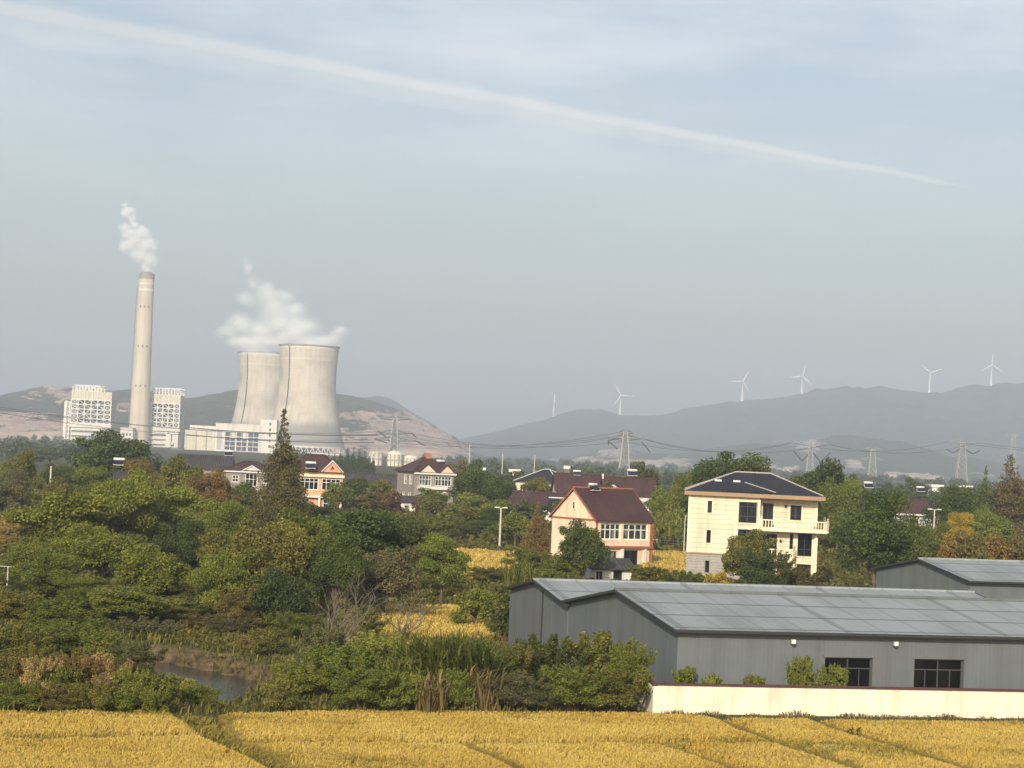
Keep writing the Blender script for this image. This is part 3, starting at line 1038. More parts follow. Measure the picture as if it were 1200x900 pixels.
# ------------------------------------------------------------------ houses
def facade(mb, p0, ang, w, z0, z1, ops=(), dep=.16):
    """wall face from p0 along direction ang, outward normal to its right; openings (x0,x1,za,zb) get reveals"""
    u = Vector((math.cos(ang), math.sin(ang), 0))
    n = Vector((math.sin(ang), -math.cos(ang), 0))
    P = lambda x, z, d=0: Vector(p0) + u * x - n * d + Vector((0, 0, z))
    xs = sorted({0, w, *[o[0] for o in ops], *[o[1] for o in ops]})
    zs = sorted({z0, z1, *[o[2] for o in ops], *[o[3] for o in ops]})
    for i in range(len(xs) - 1):
        for j in range(len(zs) - 1):
            cx, cz = (xs[i] + xs[i + 1]) / 2, (zs[j] + zs[j + 1]) / 2
            if any(o[0] < cx < o[1] and o[2] < cz < o[3] for o in ops): continue
            mb.quad(P(xs[i], zs[j]), P(xs[i + 1], zs[j]), P(xs[i + 1], zs[j + 1]), P(xs[i], zs[j + 1]))
    for (a, b, c, d) in [o[:4] for o in ops]:
        mb.quad(P(a, c), P(a, c, dep), P(a, d, dep), P(a, d))
        mb.quad(P(b, c, dep), P(b, c), P(b, d), P(b, d, dep))
        mb.quad(P(a, d), P(a, d, dep), P(b, d, dep), P(b, d))
        mb.quad(P(a, c, dep), P(a, c), P(b, c), P(b, c, dep))
    return P


def window(parent, p0, ang, op, nx=2, bars=(), fmat='frame_white', gmat='glass', dep=.16, bar=.05, name='window', sill=None):
    a, b, c, d = op[:4]
    u = Vector((math.cos(ang), math.sin(ang), 0))
    n = Vector((math.sin(ang), -math.cos(ang), 0))
    def B(mb, xa, xb, za, zb, da, db):
        vs = [Vector(p0) + u * x - n * dd + Vector((0, 0, z)) for z in (za, zb) for dd in (da, db) for x in (xa, xb)]
        mb.add(vs, [(0, 1, 3, 2), (4, 6, 7, 5), (0, 4, 5, 1), (2, 3, 7, 6), (0, 2, 6, 4), (1, 5, 7, 3)])
    m = MB()
    e = .003
    B(m, a + e, b - e, c + e, c + bar * 1.4, dep - .06, dep + .02)
    B(m, a + e, b - e, d - bar * 1.4, d - e, dep - .06, dep + .02)
    B(m, a + e, a + bar * 1.4, c + bar * 1.4, d - bar * 1.4, dep - .06, dep + .02)
    B(m, b - bar * 1.4, b - e, c + bar * 1.4, d - bar * 1.4, dep - .06, dep + .02)
    for i in range(1, nx):
        x = a + (b - a) * i / nx
        B(m, x - bar / 2, x + bar / 2, c + bar * 1.4, d - bar * 1.4, dep - .05, dep + .02)
    for k in bars:
        z = c + (d - c) * k
        B(m, a + bar, b - bar, z - bar / 2, z + bar / 2, dep - .056, dep + .018)
    w = m.build(name, M[fmat], parent)
    g = MB()
    P = lambda x, z: Vector(p0) + u * x - n * (dep + .005) + Vector((0, 0, z))
    g.quad(P(a, c), P(b, c), P(b, d), P(a, d))
    g.build('pane', M[gmat], w)
    if sill:
        s = MB()
        B(s, a - .12, b + .12, c - .12, c - .004, -.10, -.002)
        B(s, a - .12, b + .12, d + .004, d + .12, -.06, -.002)
        B(s, a - .12, a - .004, c - .004, d + .004, -.06, -.002)
        B(s, b + .004, b + .12, c - .004, d + .004, -.06, -.002)
        s.build('sill', M[sill], w)
    return w


def balustrade(parent, pts, z, h=.95, mat='cream_trim', step=.28):
    m = MB()
    for i in range(len(pts) - 1):
        a, b = Vector((*pts[i], 0)), Vector((*pts[i + 1], 0))
        d = b - a
        L = d.length
        d.normalize()
        q = Vector((-d.y, d.x, 0))
        for (za, zb, ww) in ((z, z + .12, .09), (z + h - .12, z + h, .1)):
            vs = [Vector((0, 0, zz)) + p + q * s * ww for zz in (za, zb) for p in (a, b) for s in (-1, 1)]
            m.add(vs, [(0, 1, 3, 2), (4, 6, 7, 5), (0, 4, 5, 1), (2, 3, 7, 6), (0, 2, 6, 4), (1, 5, 7, 3)])
        k = max(1, int(L / step))
        for j in range(k):
            p = a + d * (L * (j + .5) / k)
            m.tube([p + Vector((0, 0, z + .12)), p + Vector((0, 0, z + h * .4)), p + Vector((0, 0, z + h - .12))], [.05, .085, .05], 6, False)
        for p in (a, b):
            m.box(p.x - .13, p.x + .13, p.y - .13, p.y + .13, z, z + h + .15)
            m.lathe([(.1, z + h + .15), (.15, z + h + .25), (.1, z + h + .36), (0.01, z + h + .4)], 8, p.x, p.y)
    return m.build('balustrade', M[mat], parent)


def gable_roof(parent, L, D, ez, rise, oh=.4, mat='roof_maroon', th=.16, x0=0, y0=0, name='roof', ridge_mat='roof_maroon', ohx=None):
    ohx = oh if ohx is None else ohx
    s = rise / (D / 2)
    e = ez - oh * s
    poly = [(y0 - oh, e), (y0 + D / 2, ez + rise), (y0 + D + oh, e), (y0 + D + oh, e + th), (y0 + D / 2, ez + rise + th), (y0 - oh, e + th)]
    r = MB().extrude_x(poly, x0 - ohx, x0 + L + ohx).build(name, M[mat], parent)
    m = MB().tube([(x0 - ohx - .03, y0 + D / 2, ez + rise + th + .03), (x0 + L + ohx + .03, y0 + D / 2, ez + rise + th + .03)], .11, 8)
    m.build('ridge_cap', M[ridge_mat], r)
    return r


def hip_roof(parent, L, D, ez, rise, oh=.4, mat='roof_maroon', cap='roof_maroon', th=.18, inset=None, x0=0, y0=0, name='roof'):
    inset = D / 2 if inset is None else inset
    a = (x0 - oh, y0 - oh); b = (x0 + L + oh, y0 - oh); c = (x0 + L + oh, y0 + D + oh); d = (x0 - oh, y0 + D + oh)
    r1, r2 = (x0 + inset, y0 + D / 2), (x0 + L - inset, y0 + D / 2)
    zt = ez + rise
    m = MB()
    V = [(*a, ez), (*b, ez), (*c, ez), (*d, ez), (*a, ez + th), (*b, ez + th), (*c, ez + th), (*d, ez + th), (*r1, zt + th), (*r2, zt + th)]
    m.add(V, [(0, 3, 2, 1), (0, 1, 5, 4), (1, 2, 6, 5), (2, 3, 7, 6), (3, 0, 4, 7), (4, 5, 9, 8), (5, 6, 9), (6, 7, 8, 9), (7, 4, 8)])
    r = m.build(name, M[mat], parent)
    m = MB()
    for p, q in ((a, r1), (d, r1), (b, r2), (c, r2)):
        m.bar((*p, ez + th + .03), (*q, zt + th + .03), .09, 6)
    m.bar((*r1, zt + th + .04), (*r2, zt + th + .04), .10, 6)
    m.build('ridge_cap', M[cap], r)
    return r


def gablet(parent, x, y, z, w, h, dep, wallm, roofm, trim='trim_white'):
    """a small pediment standing on the front eave"""
    MB().extrude_y([(x - w / 2, z), (x + w / 2, z), (x, z + h)], y, y + dep).build('gablet', M[wallm], parent)
    m = MB()
    for s in (-1, 1):
        p = [(x + s * (w / 2 + .25), z - .08), (x, z + h + .12), (x, z + h + .34), (x + s * (w / 2 + .25), z + .14)]
        m.extrude_y(p if s > 0 else p[::-1], y - .25, y + dep)
    m.build('gablet_roof', M[trim], parent)


def solar_heater(loc, rz, label, sc=1.0, panel='solar'):
    sc *= .62
    t = thing('solar_water_heater', label, 'solar water heater', loc, rz, 'rooftop solar water heaters')
    MB().tube([(-1.05 * sc, .5 * sc, 1.15 * sc), (-1.0 * sc, .5 * sc, 1.15 * sc), (1.0 * sc, .5 * sc, 1.15 * sc), (1.05 * sc, .5 * sc, 1.15 * sc)], [.2 * sc, .27 * sc, .27 * sc, .2 * sc], 16).build('tank', M['tank_white'], t, True)
    m = MB()
    m.add([(-.95 * sc, -.75 * sc, .12), (.95 * sc, -.75 * sc, .12), (.95 * sc, .4 * sc, .98 * sc), (-.95 * sc, .4 * sc, .98 * sc),
           (-.95 * sc, -.72 * sc, .05), (.95 * sc, -.72 * sc, .05), (.95 * sc, .43 * sc, .9 * sc), (-.95 * sc, .43 * sc, .9 * sc)],
          [(0, 1, 2, 3), (7, 6, 5, 4), (0, 4, 5, 1), (1, 5, 6, 2), (2, 6, 7, 3), (3, 7, 4, 0)])
    m.build('panel', M[panel], t)
    m = MB()
    for s in (-.9, .9):
        m.bar((s * sc, -.75 * sc, 0), (s * sc, -.75 * sc, .15), .05 * sc)
        m.bar((s * sc, .5 * sc, -.1), (s * sc, .5 * sc, .95 * sc), .05 * sc)
        m.bar((s * sc, -.75 * sc, .03), (s * sc, .5 * sc, .03), .05 * sc)
    m.bar((-.9 * sc, .5 * sc, .03), (.9 * sc, .5 * sc, .03), .05 * sc)
    m.bar((-.9 * sc, -.75 * sc, .03), (.9 * sc, -.75 * sc, .03), .05 * sc)
    m.build('stand', M['steel_white'], t)
    return t


# --- the yellow three-storey house
Y1 = 240
o = base_of(803.5, Y1)
YA = R(-4.6)
h1 = thing('house', 'three-storey cream house with navy hipped roof, balconies and grey stone ground floor', 'house', o, YA)
h1.scale = (.962, 1, 1)
WL, WR, DP, RC, EZ = 8.0, 14.4, 10.5, 1.3, 9.3
opsL = [(2.1, 2.6, 7.45, 8.75), (2.1, 2.6, 4.2, 5.6), (5.6, 7.6, 6.55, 8.8), (5.6, 7.6, 3.65, 5.85)]
opsLg = [(2.1, 2.6, 1.0, 2.3), (5.6, 7.6, .8, 2.6)]
opsR = [(.3, 1.5, 6.2, 8.75), (3.4, 4.65, 7.05, 8.65), (.4, 2.05, 3.0, 5.45), (3.45, 3.85, 3.9, 5.6), (4.35, 5.95, 3.2, 5.65), (4.35, 5.95, .65, 2.35), (2.0, 3.4, .02, 2.2)]
m = MB()
facade(m, (0, 0, 0), 0, WL, 3.12, EZ, opsL)
facade(m, (WL, RC, 0), 0, WR - WL, 0, EZ, opsR)
facade(m, (WL, 0, 0), R(90), RC, 0, EZ)
facade(m, (WR, RC, 0), R(90), DP - RC, 0, EZ, [(3, 4.5, 6.7, 8.3), (3, 4.5, 3.6, 5.2)])
facade(m, (WR, DP, 0), R(180), WR, 0, EZ)
facade(m, (0, DP, 0), R(-90), DP, 3.12, EZ, [(4, 5.2, 6.8, 8.4)])
m.build('wall', M['cream_wall'], h1)
m = MB()
facade(m, (-.03, -.03, 0), 0, WL + .03, 0, 3.0, opsLg)
facade(m, (-.03, DP, 0), R(-90), DP + .03, 0, 3.0)
m.build('stone_base', M['stone_grey'], h1)
MB().box(-.14, WL + .05, -.14, DP, 3.0, 3.12).build('ledge', M['tan_trim'], h1)
for x in (-.06, 5.2, 7.62):
    MB().box(x, x + .34, -.06, -.004, 3.125, EZ - .003).build('pilaster', M['cream_trim'], h1)
MB().box(WR - .3, WR + .05, RC - .06, RC - .004, 0, EZ).build('pilaster', M['cream_trim'], h1)
for k, op in enumerate(opsL + opsLg):
    big = op[1] - op[0] > 1
    window(h1, (0, 0, 0), 0, op, 2 if big else 1, (.32, .78) if big else (), 'frame_dark', 'glass', sill='cream_trim' if op[2] > 3 else None)
for k, op in enumerate(opsR):
    door = op[2] < .1
    if door:
        m = MB()
        m.box(op[0] + .05, op[1] - .05, .0, .08, .02, 2.15)
        d_ = m.build('door', M['brick_red'], h1)
        d_.location = (WL, RC + .1, 0)
        hm = MB().box(op[1] - .25, op[1] - .2, -.06, 0, 1.0, 1.2).build('handle', M['steel_grey'], d_)
    else:
        window(h1, (WL, RC, 0), 0, op, 2 if op[1] - op[0] > .9 else 1, (.3,) if op[3] - op[2] > 1.3 else (.5,), 'frame_dark', 'glass', sill='cream_trim' if k in (1, 4, 5) else None)
window(h1, (WR, RC, 0), R(90), (3, 4.5, 6.7, 8.3), 2, (.5,), 'frame_dark')
window(h1, (WR, RC, 0), R(90), (3, 4.5, 3.6, 5.2), 2, (.5,), 'frame_dark')
# balconies
b3 = MB().box(WL + .05, WR + 1.3, -.25, RC + 4.5, 5.78, 6.08)
b3.v = [(x, y, z) for x, y, z in b3.v]
MB().box(WL + .03, WR + 1.3, -.25, RC - .004, 5.78, 6.08).build('balcony_slab', M['cream_trim'], h1)
MB().box(WR + .02, WR + 1.3, RC, RC + 4.5, 5.78, 6.08).build('balcony_slab', M['cream_trim'], h1)
MB().box(WL + 1.8, WR - .6, -.16, -.08, 6.09, 6.9).build('parapet_panel', M['cream_wall'], h1)
balustrade(h1, [(WL + .15, -.12), (WL + 1.8, -.12)], 6.09)
balustrade(h1, [(WR - .6, -.12), (WR + 1.15, -.12), (WR + 1.15, RC + 4.3)], 6.09)
MB().box(WL + .03, WL + 4.1, -.1, RC - .004, 2.5, 2.95).build('balcony_slab', M['cream_trim'], h1)
balustrade(h1, [(WL + .15, .02), (WL + 3.95, .02), (WL + 3.95, RC - .15)], 2.96)
for x in (WL + 2.0, WL + 3.9):
    MB().box(x - .16, x + .16, .1, .42, 0, 2.49).build('porch_column', M['cream_trim'], h1)
MB().box(WR - .2, WR + .15, RC - .45, RC - .1, 0, 5.77).build('porch_column', M['cream_trim'], h1)
for (x, z) in ((WL + 2.85, 8.5), (WL + 2.45, 4.75)):
    MB().lathe([(.02, z - .18), (.13, z - .1), (.13, z + .1), (.02, z + .18)], 8, x, RC - .16).build('wall_lamp', M['frame_dark'], h1)
# eave band and roof
MB().box(-.55, WR + .75, -.55, DP + .5, EZ, EZ + .42).build('eave_band', M['tan_trim'], h1)
rf = hip_roof(h1, WR, DP, EZ + .424, 2.15, .5, 'roof_navy', 'trim_grey', .06, 5.2)
# lower hip over the projecting part, and two skylights
m = MB()
V = [(3.6, -.3, EZ + .6), (9.6, -.3, EZ + .6), (9.6, 3.0, EZ + .9), (3.6, 3.0, EZ + .9), (6.2, 2.2, EZ + 1.55), (6.6, 3.2, EZ + 1.72)]
m.add(V, [(0, 1, 4), (1, 2, 5, 4), (3, 0, 4, 5)])
m.build('lower_hip', M['roof_navy'], rf)
MB().bar((6.2, 2.2, EZ + 1.60), (9.65, -.3, EZ + .66), .06, 6).build('ridge_cap', M['trim_grey'], rf)
for x in (2.8, 4.9):
    m = MB()
    z0 = EZ + .5 + (2.4 + .5) / (DP / 2 + .5) * 2.15
    m.add([(x, 2.35, z0 - .02), (x + .8, 2.35, z0 - .02), (x + .8, 2.8, z0 + .19), (x, 2.8, z0 + .19)], [(0, 1, 2, 3)])
    m.build('skylight', M['tank_white'], rf)

# --- the peach gabled house
Y2 = 256
o = base_of(696, Y2)
TH = R(38)
h2 = thing('house', 'two-storey peach house with steep maroon gable roof and two long white windows', 'house', o, TH)
L2, D2, E2, RI = 8.6, 8.0, 5.75, 3.3
ops = [(.8, 3.85, 3.4, 5.3), (4.25, 8.05, 3.4, 5.3), (1.1, 3.4, .05, 2.1), (4.5, 6.7, .05, 2.2)]
m = MB()
facade(m, (0, 0, 0), 0, L2, 0, E2, ops[:2] + ops[2:], .2)
facade(m, (L2, 0, 0), R(90), D2, 0, E2)
facade(m, (L2, D2, 0), R(180), L2, 0, E2)
facade(m, (0, D2, 0), R(-90), D2, 0, E2)
for x in (0, L2):
    m.add([(x, 0, E2), (x, D2, E2), (x, D2 / 2, E2 + RI)], [(0, 1, 2)])
m.build('wall', M['peach_wall'], h2)
gable_roof(h2, L2, D2, E2 + .02, RI, .32, 'roof_maroon', ridge_mat='trim_red', ohx=.28)
s_ = RI / (D2 / 2)
for x in (-.34, L2 + .29):
    for k in (0, 1):
        m = MB()
        if k == 0: m.extrude_x([(-.34, E2 - .30), (D2 / 2, E2 + RI - .02), (D2 / 2, E2 + RI + .2), (-.34, E2 - .08)], x, x + .05)
        else: m.extrude_x([(D2 / 2, E2 + RI - .02), (D2 + .34, E2 - .30), (D2 + .34, E2 - .08), (D2 / 2, E2 + RI + .2)], x, x + .05)
        m.build('verge_board', M['trim_red'], h2)
MB().box(-.06, -.004, 0, D2, E2 - .24, E2 - .02).build('string_band', M['trim_red'], h2)
MB().box(-.02, .24, -.07, -.004, 0, E2 - .3).build('corner_trim', M['trim_red'], h2)
MB().box(L2 - .22, L2 + .03, -.07, -.004, 0, E2 - .3).build('corner_trim', M['trim_red'], h2)
m = MB().box(-.1, -.004, D2 / 2 - .22, D2 / 2 + .2, E2 + .95, E2 + 1.9)
w_ = m.build('window', M['cream_trim'], h2)
MB().box(-.13, -.104, D2 / 2 - .12, D2 / 2 + .1, E2 + 1.05, E2 + 1.8).build('pane', M['glass'], w_)
window(h2, (0, 0, 0), 0, ops[0], 4, (.62,), 'frame_white', 'glass_curtain', .2, .1)
window(h2, (0, 0, 0), 0, ops[1], 4, (.62,), 'frame_white', 'glass_curtain', .2, .1)
window(h2, (0, 0, 0), 0, ops[2], 2, (), 'frame_grey', 'glass_curtain', .2, .08)
window(h2, (0, 0, 0), 0, ops[3], 2, (), 'frame_dark', 'glass', .2, .06, name='door')
MB().box(.2, L2 + .05, -.35, -.006, 2.45, 2.7).build('ledge', M['trim_red'], h2)
for x in (3.85, 7.4):
    MB().box(x, x + .4, -.25, -.006, 0, 2.44).build('column', M['white_wall'], h2)
MB().tube([(L2 + .12, -.12, 0), (L2 + .12, -.12, E2 - .2)], .06, 6).build('downpipe', M['trim_red'], h2)
q = Matrix.Rotation(TH, 3, 'Z') @ Vector((2.6, D2 / 2 - .35, E2 + RI - .1)) + o
solar_heater(q, TH, 'white solar heater tank astride the ridge of the peach house', 1.0)

# shed in front of the peach house
o = base_of(716, 226)
sh = thing('shed', 'low shed with dark sloping roof and pale walls in front of the peach house', 'shed', o, R(20))
m = MB()
facade(m, (-2.2, 0, 0), 0, 4.4, 0, 1.6, [(.5, 1.3, .3, 1.4), (2.4, 3.4, .02, 1.5)])
facade(m, (2.2, 0, 0), R(90), 3.4, 0, 1.6)
facade(m, (2.2, 3.4, 0), R(180), 4.4, 0, 1.6)
facade(m, (-2.2, 3.4, 0), R(-90), 3.4, 0, 1.6)
m.build('wall', M['white_wall'], sh)
window(sh, (-2.2, 0, 0), 0, (.5, 1.3, .3, 1.4), 2)
window(sh, (-2.2, 0, 0), 0, (2.4, 3.4, .02, 1.5), 1, (), 'frame_grey', name='door')
MB().extrude_x([(-.5, 1.55), (1.7, 2.55), (3.9, 1.55), (3.9, 1.65), (1.7, 2.68), (-.5, 1.65)], -2.6, 2.6).build('roof', M['roof_dark'], sh)


def simple_house(label, px, Y, yaw, L, D, ez, rise, roof='hip', wallm='white_wall', roofm='roof_maroon', front=(), side=(), oh=.45, cap=None, inset=None, name='house', cat='house',
                 fmat='frame_white', gmat='glass', trim=None, gablets=(), bands=(), nx=2, bars=(.6,), z0=0):
    o = base_of(px, Y)
    t = thing(name, label, cat, o, yaw)
    m = MB()
    facade(m, (0, 0, 0), 0, L, z0, ez, front)
    facade(m, (L, 0, 0), R(90), D, z0, ez)
    facade(m, (L, D, 0), R(180), L, z0, ez)
    facade(m, (0, D, 0), R(-90), D, z0, ez, [(D - b, D - a, c, d) for (a, b, c, d) in side])
    if roof == 'gable':
        for x in (0, L): m.add([(x, 0, ez), (x, D, ez), (x, D / 2, ez + rise)], [(0, 1, 2)])
    m.build('wall', M[wallm], t)
    if roof == 'gable': gable_roof(t, L, D, ez + .02, rise, oh, roofm, ridge_mat=cap or roofm)
    elif roof == 'hip': hip_roof(t, L, D, ez + .01, rise, oh, roofm, cap or roofm, inset=inset)
    for op in front: window(t, (0, 0, 0), 0, op, op[4] if len(op) > 4 else nx, bars, fmat, gmat, bar=.09, sill=trim)
    for (a, b, c, d) in side: window(t, (0, D, 0), R(-90), (D - b, D - a, c, d), 1, (.5,), fmat, gmat, bar=.09, sill='trim_white')
    for (x0, x1, za, zb, pr, mt) in bands:
        MB().box(x0, x1, -pr, -.005, za, zb).build('ledge', M[mt], t)
    for (x, w, h) in gablets: gablet(t, x, -.3, ez + .2, w, h, D / 2 * .7, wallm if wallm != 'grey_wall' else 'peach_wall', roofm)
    return t, o


# orange house beside the tall conifer
t3, o3 = simple_house('orange two-storey house with maroon roof and white balcony windows beside the tall conifer', 335, 415, R(6), 10.3, 9.5, 7.6, 3.1, 'hip', 'orange_wall', 'roof_maroon',
                      front=[(2.4, 5.8, 4.3, 6.5, 4), (6.4, 9.9, 4.3, 6.5, 4), (2.6, 4.2, .3, 2.6, 2), (6.8, 8.6, .3, 2.6, 2)], nx=4, bars=(.68,), gmat='glass',
                      bands=[(-.3, 10.6, 2.9, 3.3, .9, 'trim_white'), (-.3, 10.6, 6.75, 7.2, .5, 'cream_trim')], inset=3.4)
gablet(t3, 8.3, -.6, 7.75, 3.6, 1.9, 3.5, 'orange_wall', 'roof_maroon')
for x in (0.4, 6.1, 10.1):
    MB().box(x - .17, x + .17, -.8, -.46, 0, 2.89).build('column', M['white_wall'], t3)
m = MB().extrude_y([(7.9, 8.3), (8.7, 8.3), (8.3, 8.95)], -.64, -.61)
m.build('vent', M['frame_dark'], t3)
solar_heater(W(364, 549, 414), R(6), 'white solar heater lying low on the orange house roof', 1.5)

# grey house left of the conifer
t4, o4 = simple_house('grey two-storey house with white floor bands and maroon roof, left of the tall conifer', 262, 440, R(5), 9.6, 9, 6.9, 1.7, 'hip', 'grey_wall', 'roof_maroon',
                      front=[(1.4, 2.7, 4.6, 6.0, 2), (4.0, 6.4, 3.9, 6.5, 3), (7.6, 8.8, 4.6, 6.0, 2), (.4, 3.2, 1.1, 2.9, 4), (3.9, 6.7, 1.1, 2.9, 5), (7.4, 9.0, 1.1, 2.9, 3)], nx=2, bars=(.55,),
                      bands=[(-.3, 9.9, 3.05, 3.45, .7, 'trim_white'), (-.3, 9.9, 6.6, 6.86, .5, 'trim_white'), (-.2, 9.8, .3, .8, .4, 'trim_white')], inset=3.5)
gablet(t4, 5.2, -.4, 6.95, 3.2, .8, 2.5, 'white_wall', 'roof_maroon')
solar_heater(W(268, 534, 443), R(5), 'white solar heater on the maroon roof of the grey house left of the conifer', 1.3)

# grey-brown house with two pediments
t5, o5 = simple_house('brown-grey house with maroon hipped roof, two pediments and white balcony windows', 484, 440, R(24), 8.4, 9.5, 8.2, 2.9, 'hip', 'grey_wall', 'roof_maroon',
                      front=[(1.0, 3.6, 5.6, 7.6, 4), (4.4, 7.9, 5.6, 7.6, 5), (1.2, 2.6, 2.4, 4.2, 2), (5.0, 7.0, 2.4, 4.2, 3)], nx=4, bars=(.65,), fmat='frame_white', gmat='glass_curtain',
                      side=[(1.5, 2.6, 5.8, 7.5), (4.4, 5.6, 5.8, 7.5), (1.8, 3.0, 2.2, 4.0), (5.0, 6.0, 2.2, 4.0)],
                      bands=[(.6, 8.6, 4.9, 5.5, .8, 'trim_white'), (-.2, 8.8, 7.85, 8.18, .5, 'trim_white')], inset=3.9)
gablet(t5, 2.6, -.5, 8.3, 3.4, 1.5, 4, 'peach_wall', 'roof_maroon', 'roof_maroon')
gablet(t5, 6.7, -.5, 8.3, 3.0, 1.4, 4, 'peach_wall', 'roof_maroon', 'roof_maroon')
MB().box(3.9, 5.1, 4.2, 5.2, 10.6, 12.1).build('chimney_stack', M['brick_red'], t5)
solar_heater(W(517, 546, 446), R(24), 'white solar heater on the brown-grey house roof in front of the cream tank', 1.4)
simple_house('small white outbuilding with two pale doors below the brown-grey house', 469, 432, R(10), 5.0, 3.5, 2.5, .8, 'gable', 'white_wall', 'roof_dark', front=[(.7, 1.9, .2, 1.9, 1), (2.6, 3.8, .2, 1.9, 1)], name='outbuilding', cat='outbuilding', gmat='glass_curtain')

# long dark shed behind the rusty tree
simple_house('long dark tiled roof building left of the grey house', 206, 470, R(5), 11.2, 12, 6.6, 2.6, 'gable', 'grey_wall', 'roof_dark', front=[(2, 3.2, 3.2, 4.8), (6, 7.2, 3.2, 4.8)])
simple_house('low dark-roofed building right of the orange house', 402, 500, R(3), 12.8, 8, 4.0, 2.4, 'gable', 'grey_wall', 'roof_dark', front=[(2, 3.2, 1.6, 3), (7, 8.2, 1.6, 3)])
# pale house with a black roof
simple_house('pale house with dark pointed roof among trees, between the two maroon-roofed houses', 603, 520, R(-28), 11, 10, 6.2, 3.0, 'hip', 'peach_wall', 'roof_navy', front=[(1, 2.6, 3.6, 5.2), (4.5, 6.5, 3.6, 5.2), (8, 9.6, 3.6, 5.2)], cap='trim_white', inset=4.8)
# flat white boxes far behind
plain_block('workshop', 'flat-roofed white block seen over the pale house with dark roof', 597, 608, 550, 640, 8, 'white_wall')
plain_block('workshop', 'small white flat-topped block at the foot of the quarry slope', 557, 567, 548, 760, 8, 'white_wall')
# long maroon roofs
t7, o7 = simple_house('long maroon-roofed white row house behind the peach house, left part', 651, 440, R(4), 9.8, 9, 5.9, 3.2, 'gable', 'white_wall', 'roof_maroon', front=[(.8, 3.8, 3.4, 5.2, 4), (4.6, 7.4, 3.4, 5.2, 4), (1.5, 3.0, .4, 2.4, 2)], bars=(.6,), gmat='glass_blue')
t7b, o7b = simple_house('long maroon-roofed white row house behind the peach house, right part with a pediment', 708, 436, R(4), 10.0, 9, 5.7, 3.1, 'gable', 'white_wall', 'roof_maroon', front=[(2.2, 3.6, 2.6, 5.1, 2), (4.2, 5.6, 2.6, 5.1, 2), (6.8, 8.2, 2.9, 4.6, 2)], bars=(.6,), gmat='glass_blue')
gablet(t7b, 1.6, -.5, 5.9, 3.6, 1.3, 4, 'peach_wall', 'roof_maroon', 'trim_white')
MB().box(-.3, -.05, 3.9, 5.2, 8.2, 9.6).build('chimney_stack', M['white_wall'], t7b)
solar_heater(W(741, 557.5, 441), R(4), 'white solar heater on the right end of the long maroon roofs', 1.5)
solar_heater(W(676, 557, 445), R(4), 'white solar heater on the left part of the long maroon roofs', 1.2)
tank(664.5, 5, 549, 446, 'small white water tank standing on the long maroon roof', 'tank_white')
# low roofs left of the peach house
simple_house('low house with brown tiled gable roof half hidden left of the peach house', 596, 395, R(-14), 9.5, 8, 3.7, 2.2, 'gable', 'white_wall', 'roof_maroon', front=[(2, 3.4, 1.4, 2.9), (5, 6.6, 1.4, 2.9)])
simple_house('low house with blue-black roof close beside the peach house gable', 643, 375, R(-6), 5.6, 6, 3.5, 1.9, 'gable', 'white_wall', 'roof_navy', front=[(1, 2.2, 1.2, 2.6), (3.4, 4.6, 1.2, 2.6)], cap='trim_white')
# right: maroon roofs beyond the trees
t9, o9 = simple_house('maroon-roofed house with green windows among the trees at right', 1043, 470, R(6), 8.6, 8, 3.9, 2.8, 'gable', 'white_wall', 'roof_maroon', front=[(1.8, 3.2, 1.0, 3.4, 2), (4.0, 5.6, 1.0, 3.4, 3), (6.4, 7.4, 1.4, 3.0, 2)], gmat='glass_curtain')
MB().box(1.0, 8.3, -.9, -.05, 3.5, 3.8).build('ledge', M['trim_white'], t9)
simple_house('maroon tiled house with pale dormer, left neighbour of the green-windowed house', 1009, 480, R(6), 7.2, 8, 4.3, 3.2, 'gable', 'white_wall', 'roof_maroon', front=[(1.5, 3, 1.4, 3), (4.5, 6, 1.4, 3)], gablets=[(2.6, 2.2, 1.2)])
o = base_of(1079, 476)
simple_house('small blue-black roofed house right of the green-windowed house', 1071, 480, R(6), 7, 7, 3.6, 1.9, 'gable', 'white_wall', 'roof_navy', front=[(1, 2.4, 1.2, 2.8)])
solar_heater(W(1079, 576, 476), R(6), 'white and black solar heater above the blue-black roof at right', 1.3)
solar_heater(W(1018, 571.5, 484), R(6), 'white solar heater on the maroon roof with the pale dormer', 1.5)
for px, wd_, lb in ((1141, 15, 'widest'), (1118, 20, 'left')):
    pass
plain_block('workshop', 'long white flat roof just below the tapering pylon', 1118, 1138, 569, 700, 10, 'white_wall')
plain_block('workshop', 'small white flat roof left of the one below the tapering pylon', 1092, 1104, 568, 720, 10, 'white_wall')
# white tank on a dark house in front of the chimney tree
t, o = simple_house('dark little house hidden in trees below the chimney foot', 132, 330, R(4), 5, 5, 5.8, 1.4, 'gable', 'grey_wall', 'roof_dark', front=[(1, 2, 3.4, 4.6)])
solar_heater(W(139, 545, 332), R(4), 'white solar heater on the dark little house below the chimney foot', 1.25)

# ------------------------------------------------------------------ warehouses
WY = 118.0
C0 = W(795, 738, WY)
EZ1 = C0.z
WYAW = R(16.5)


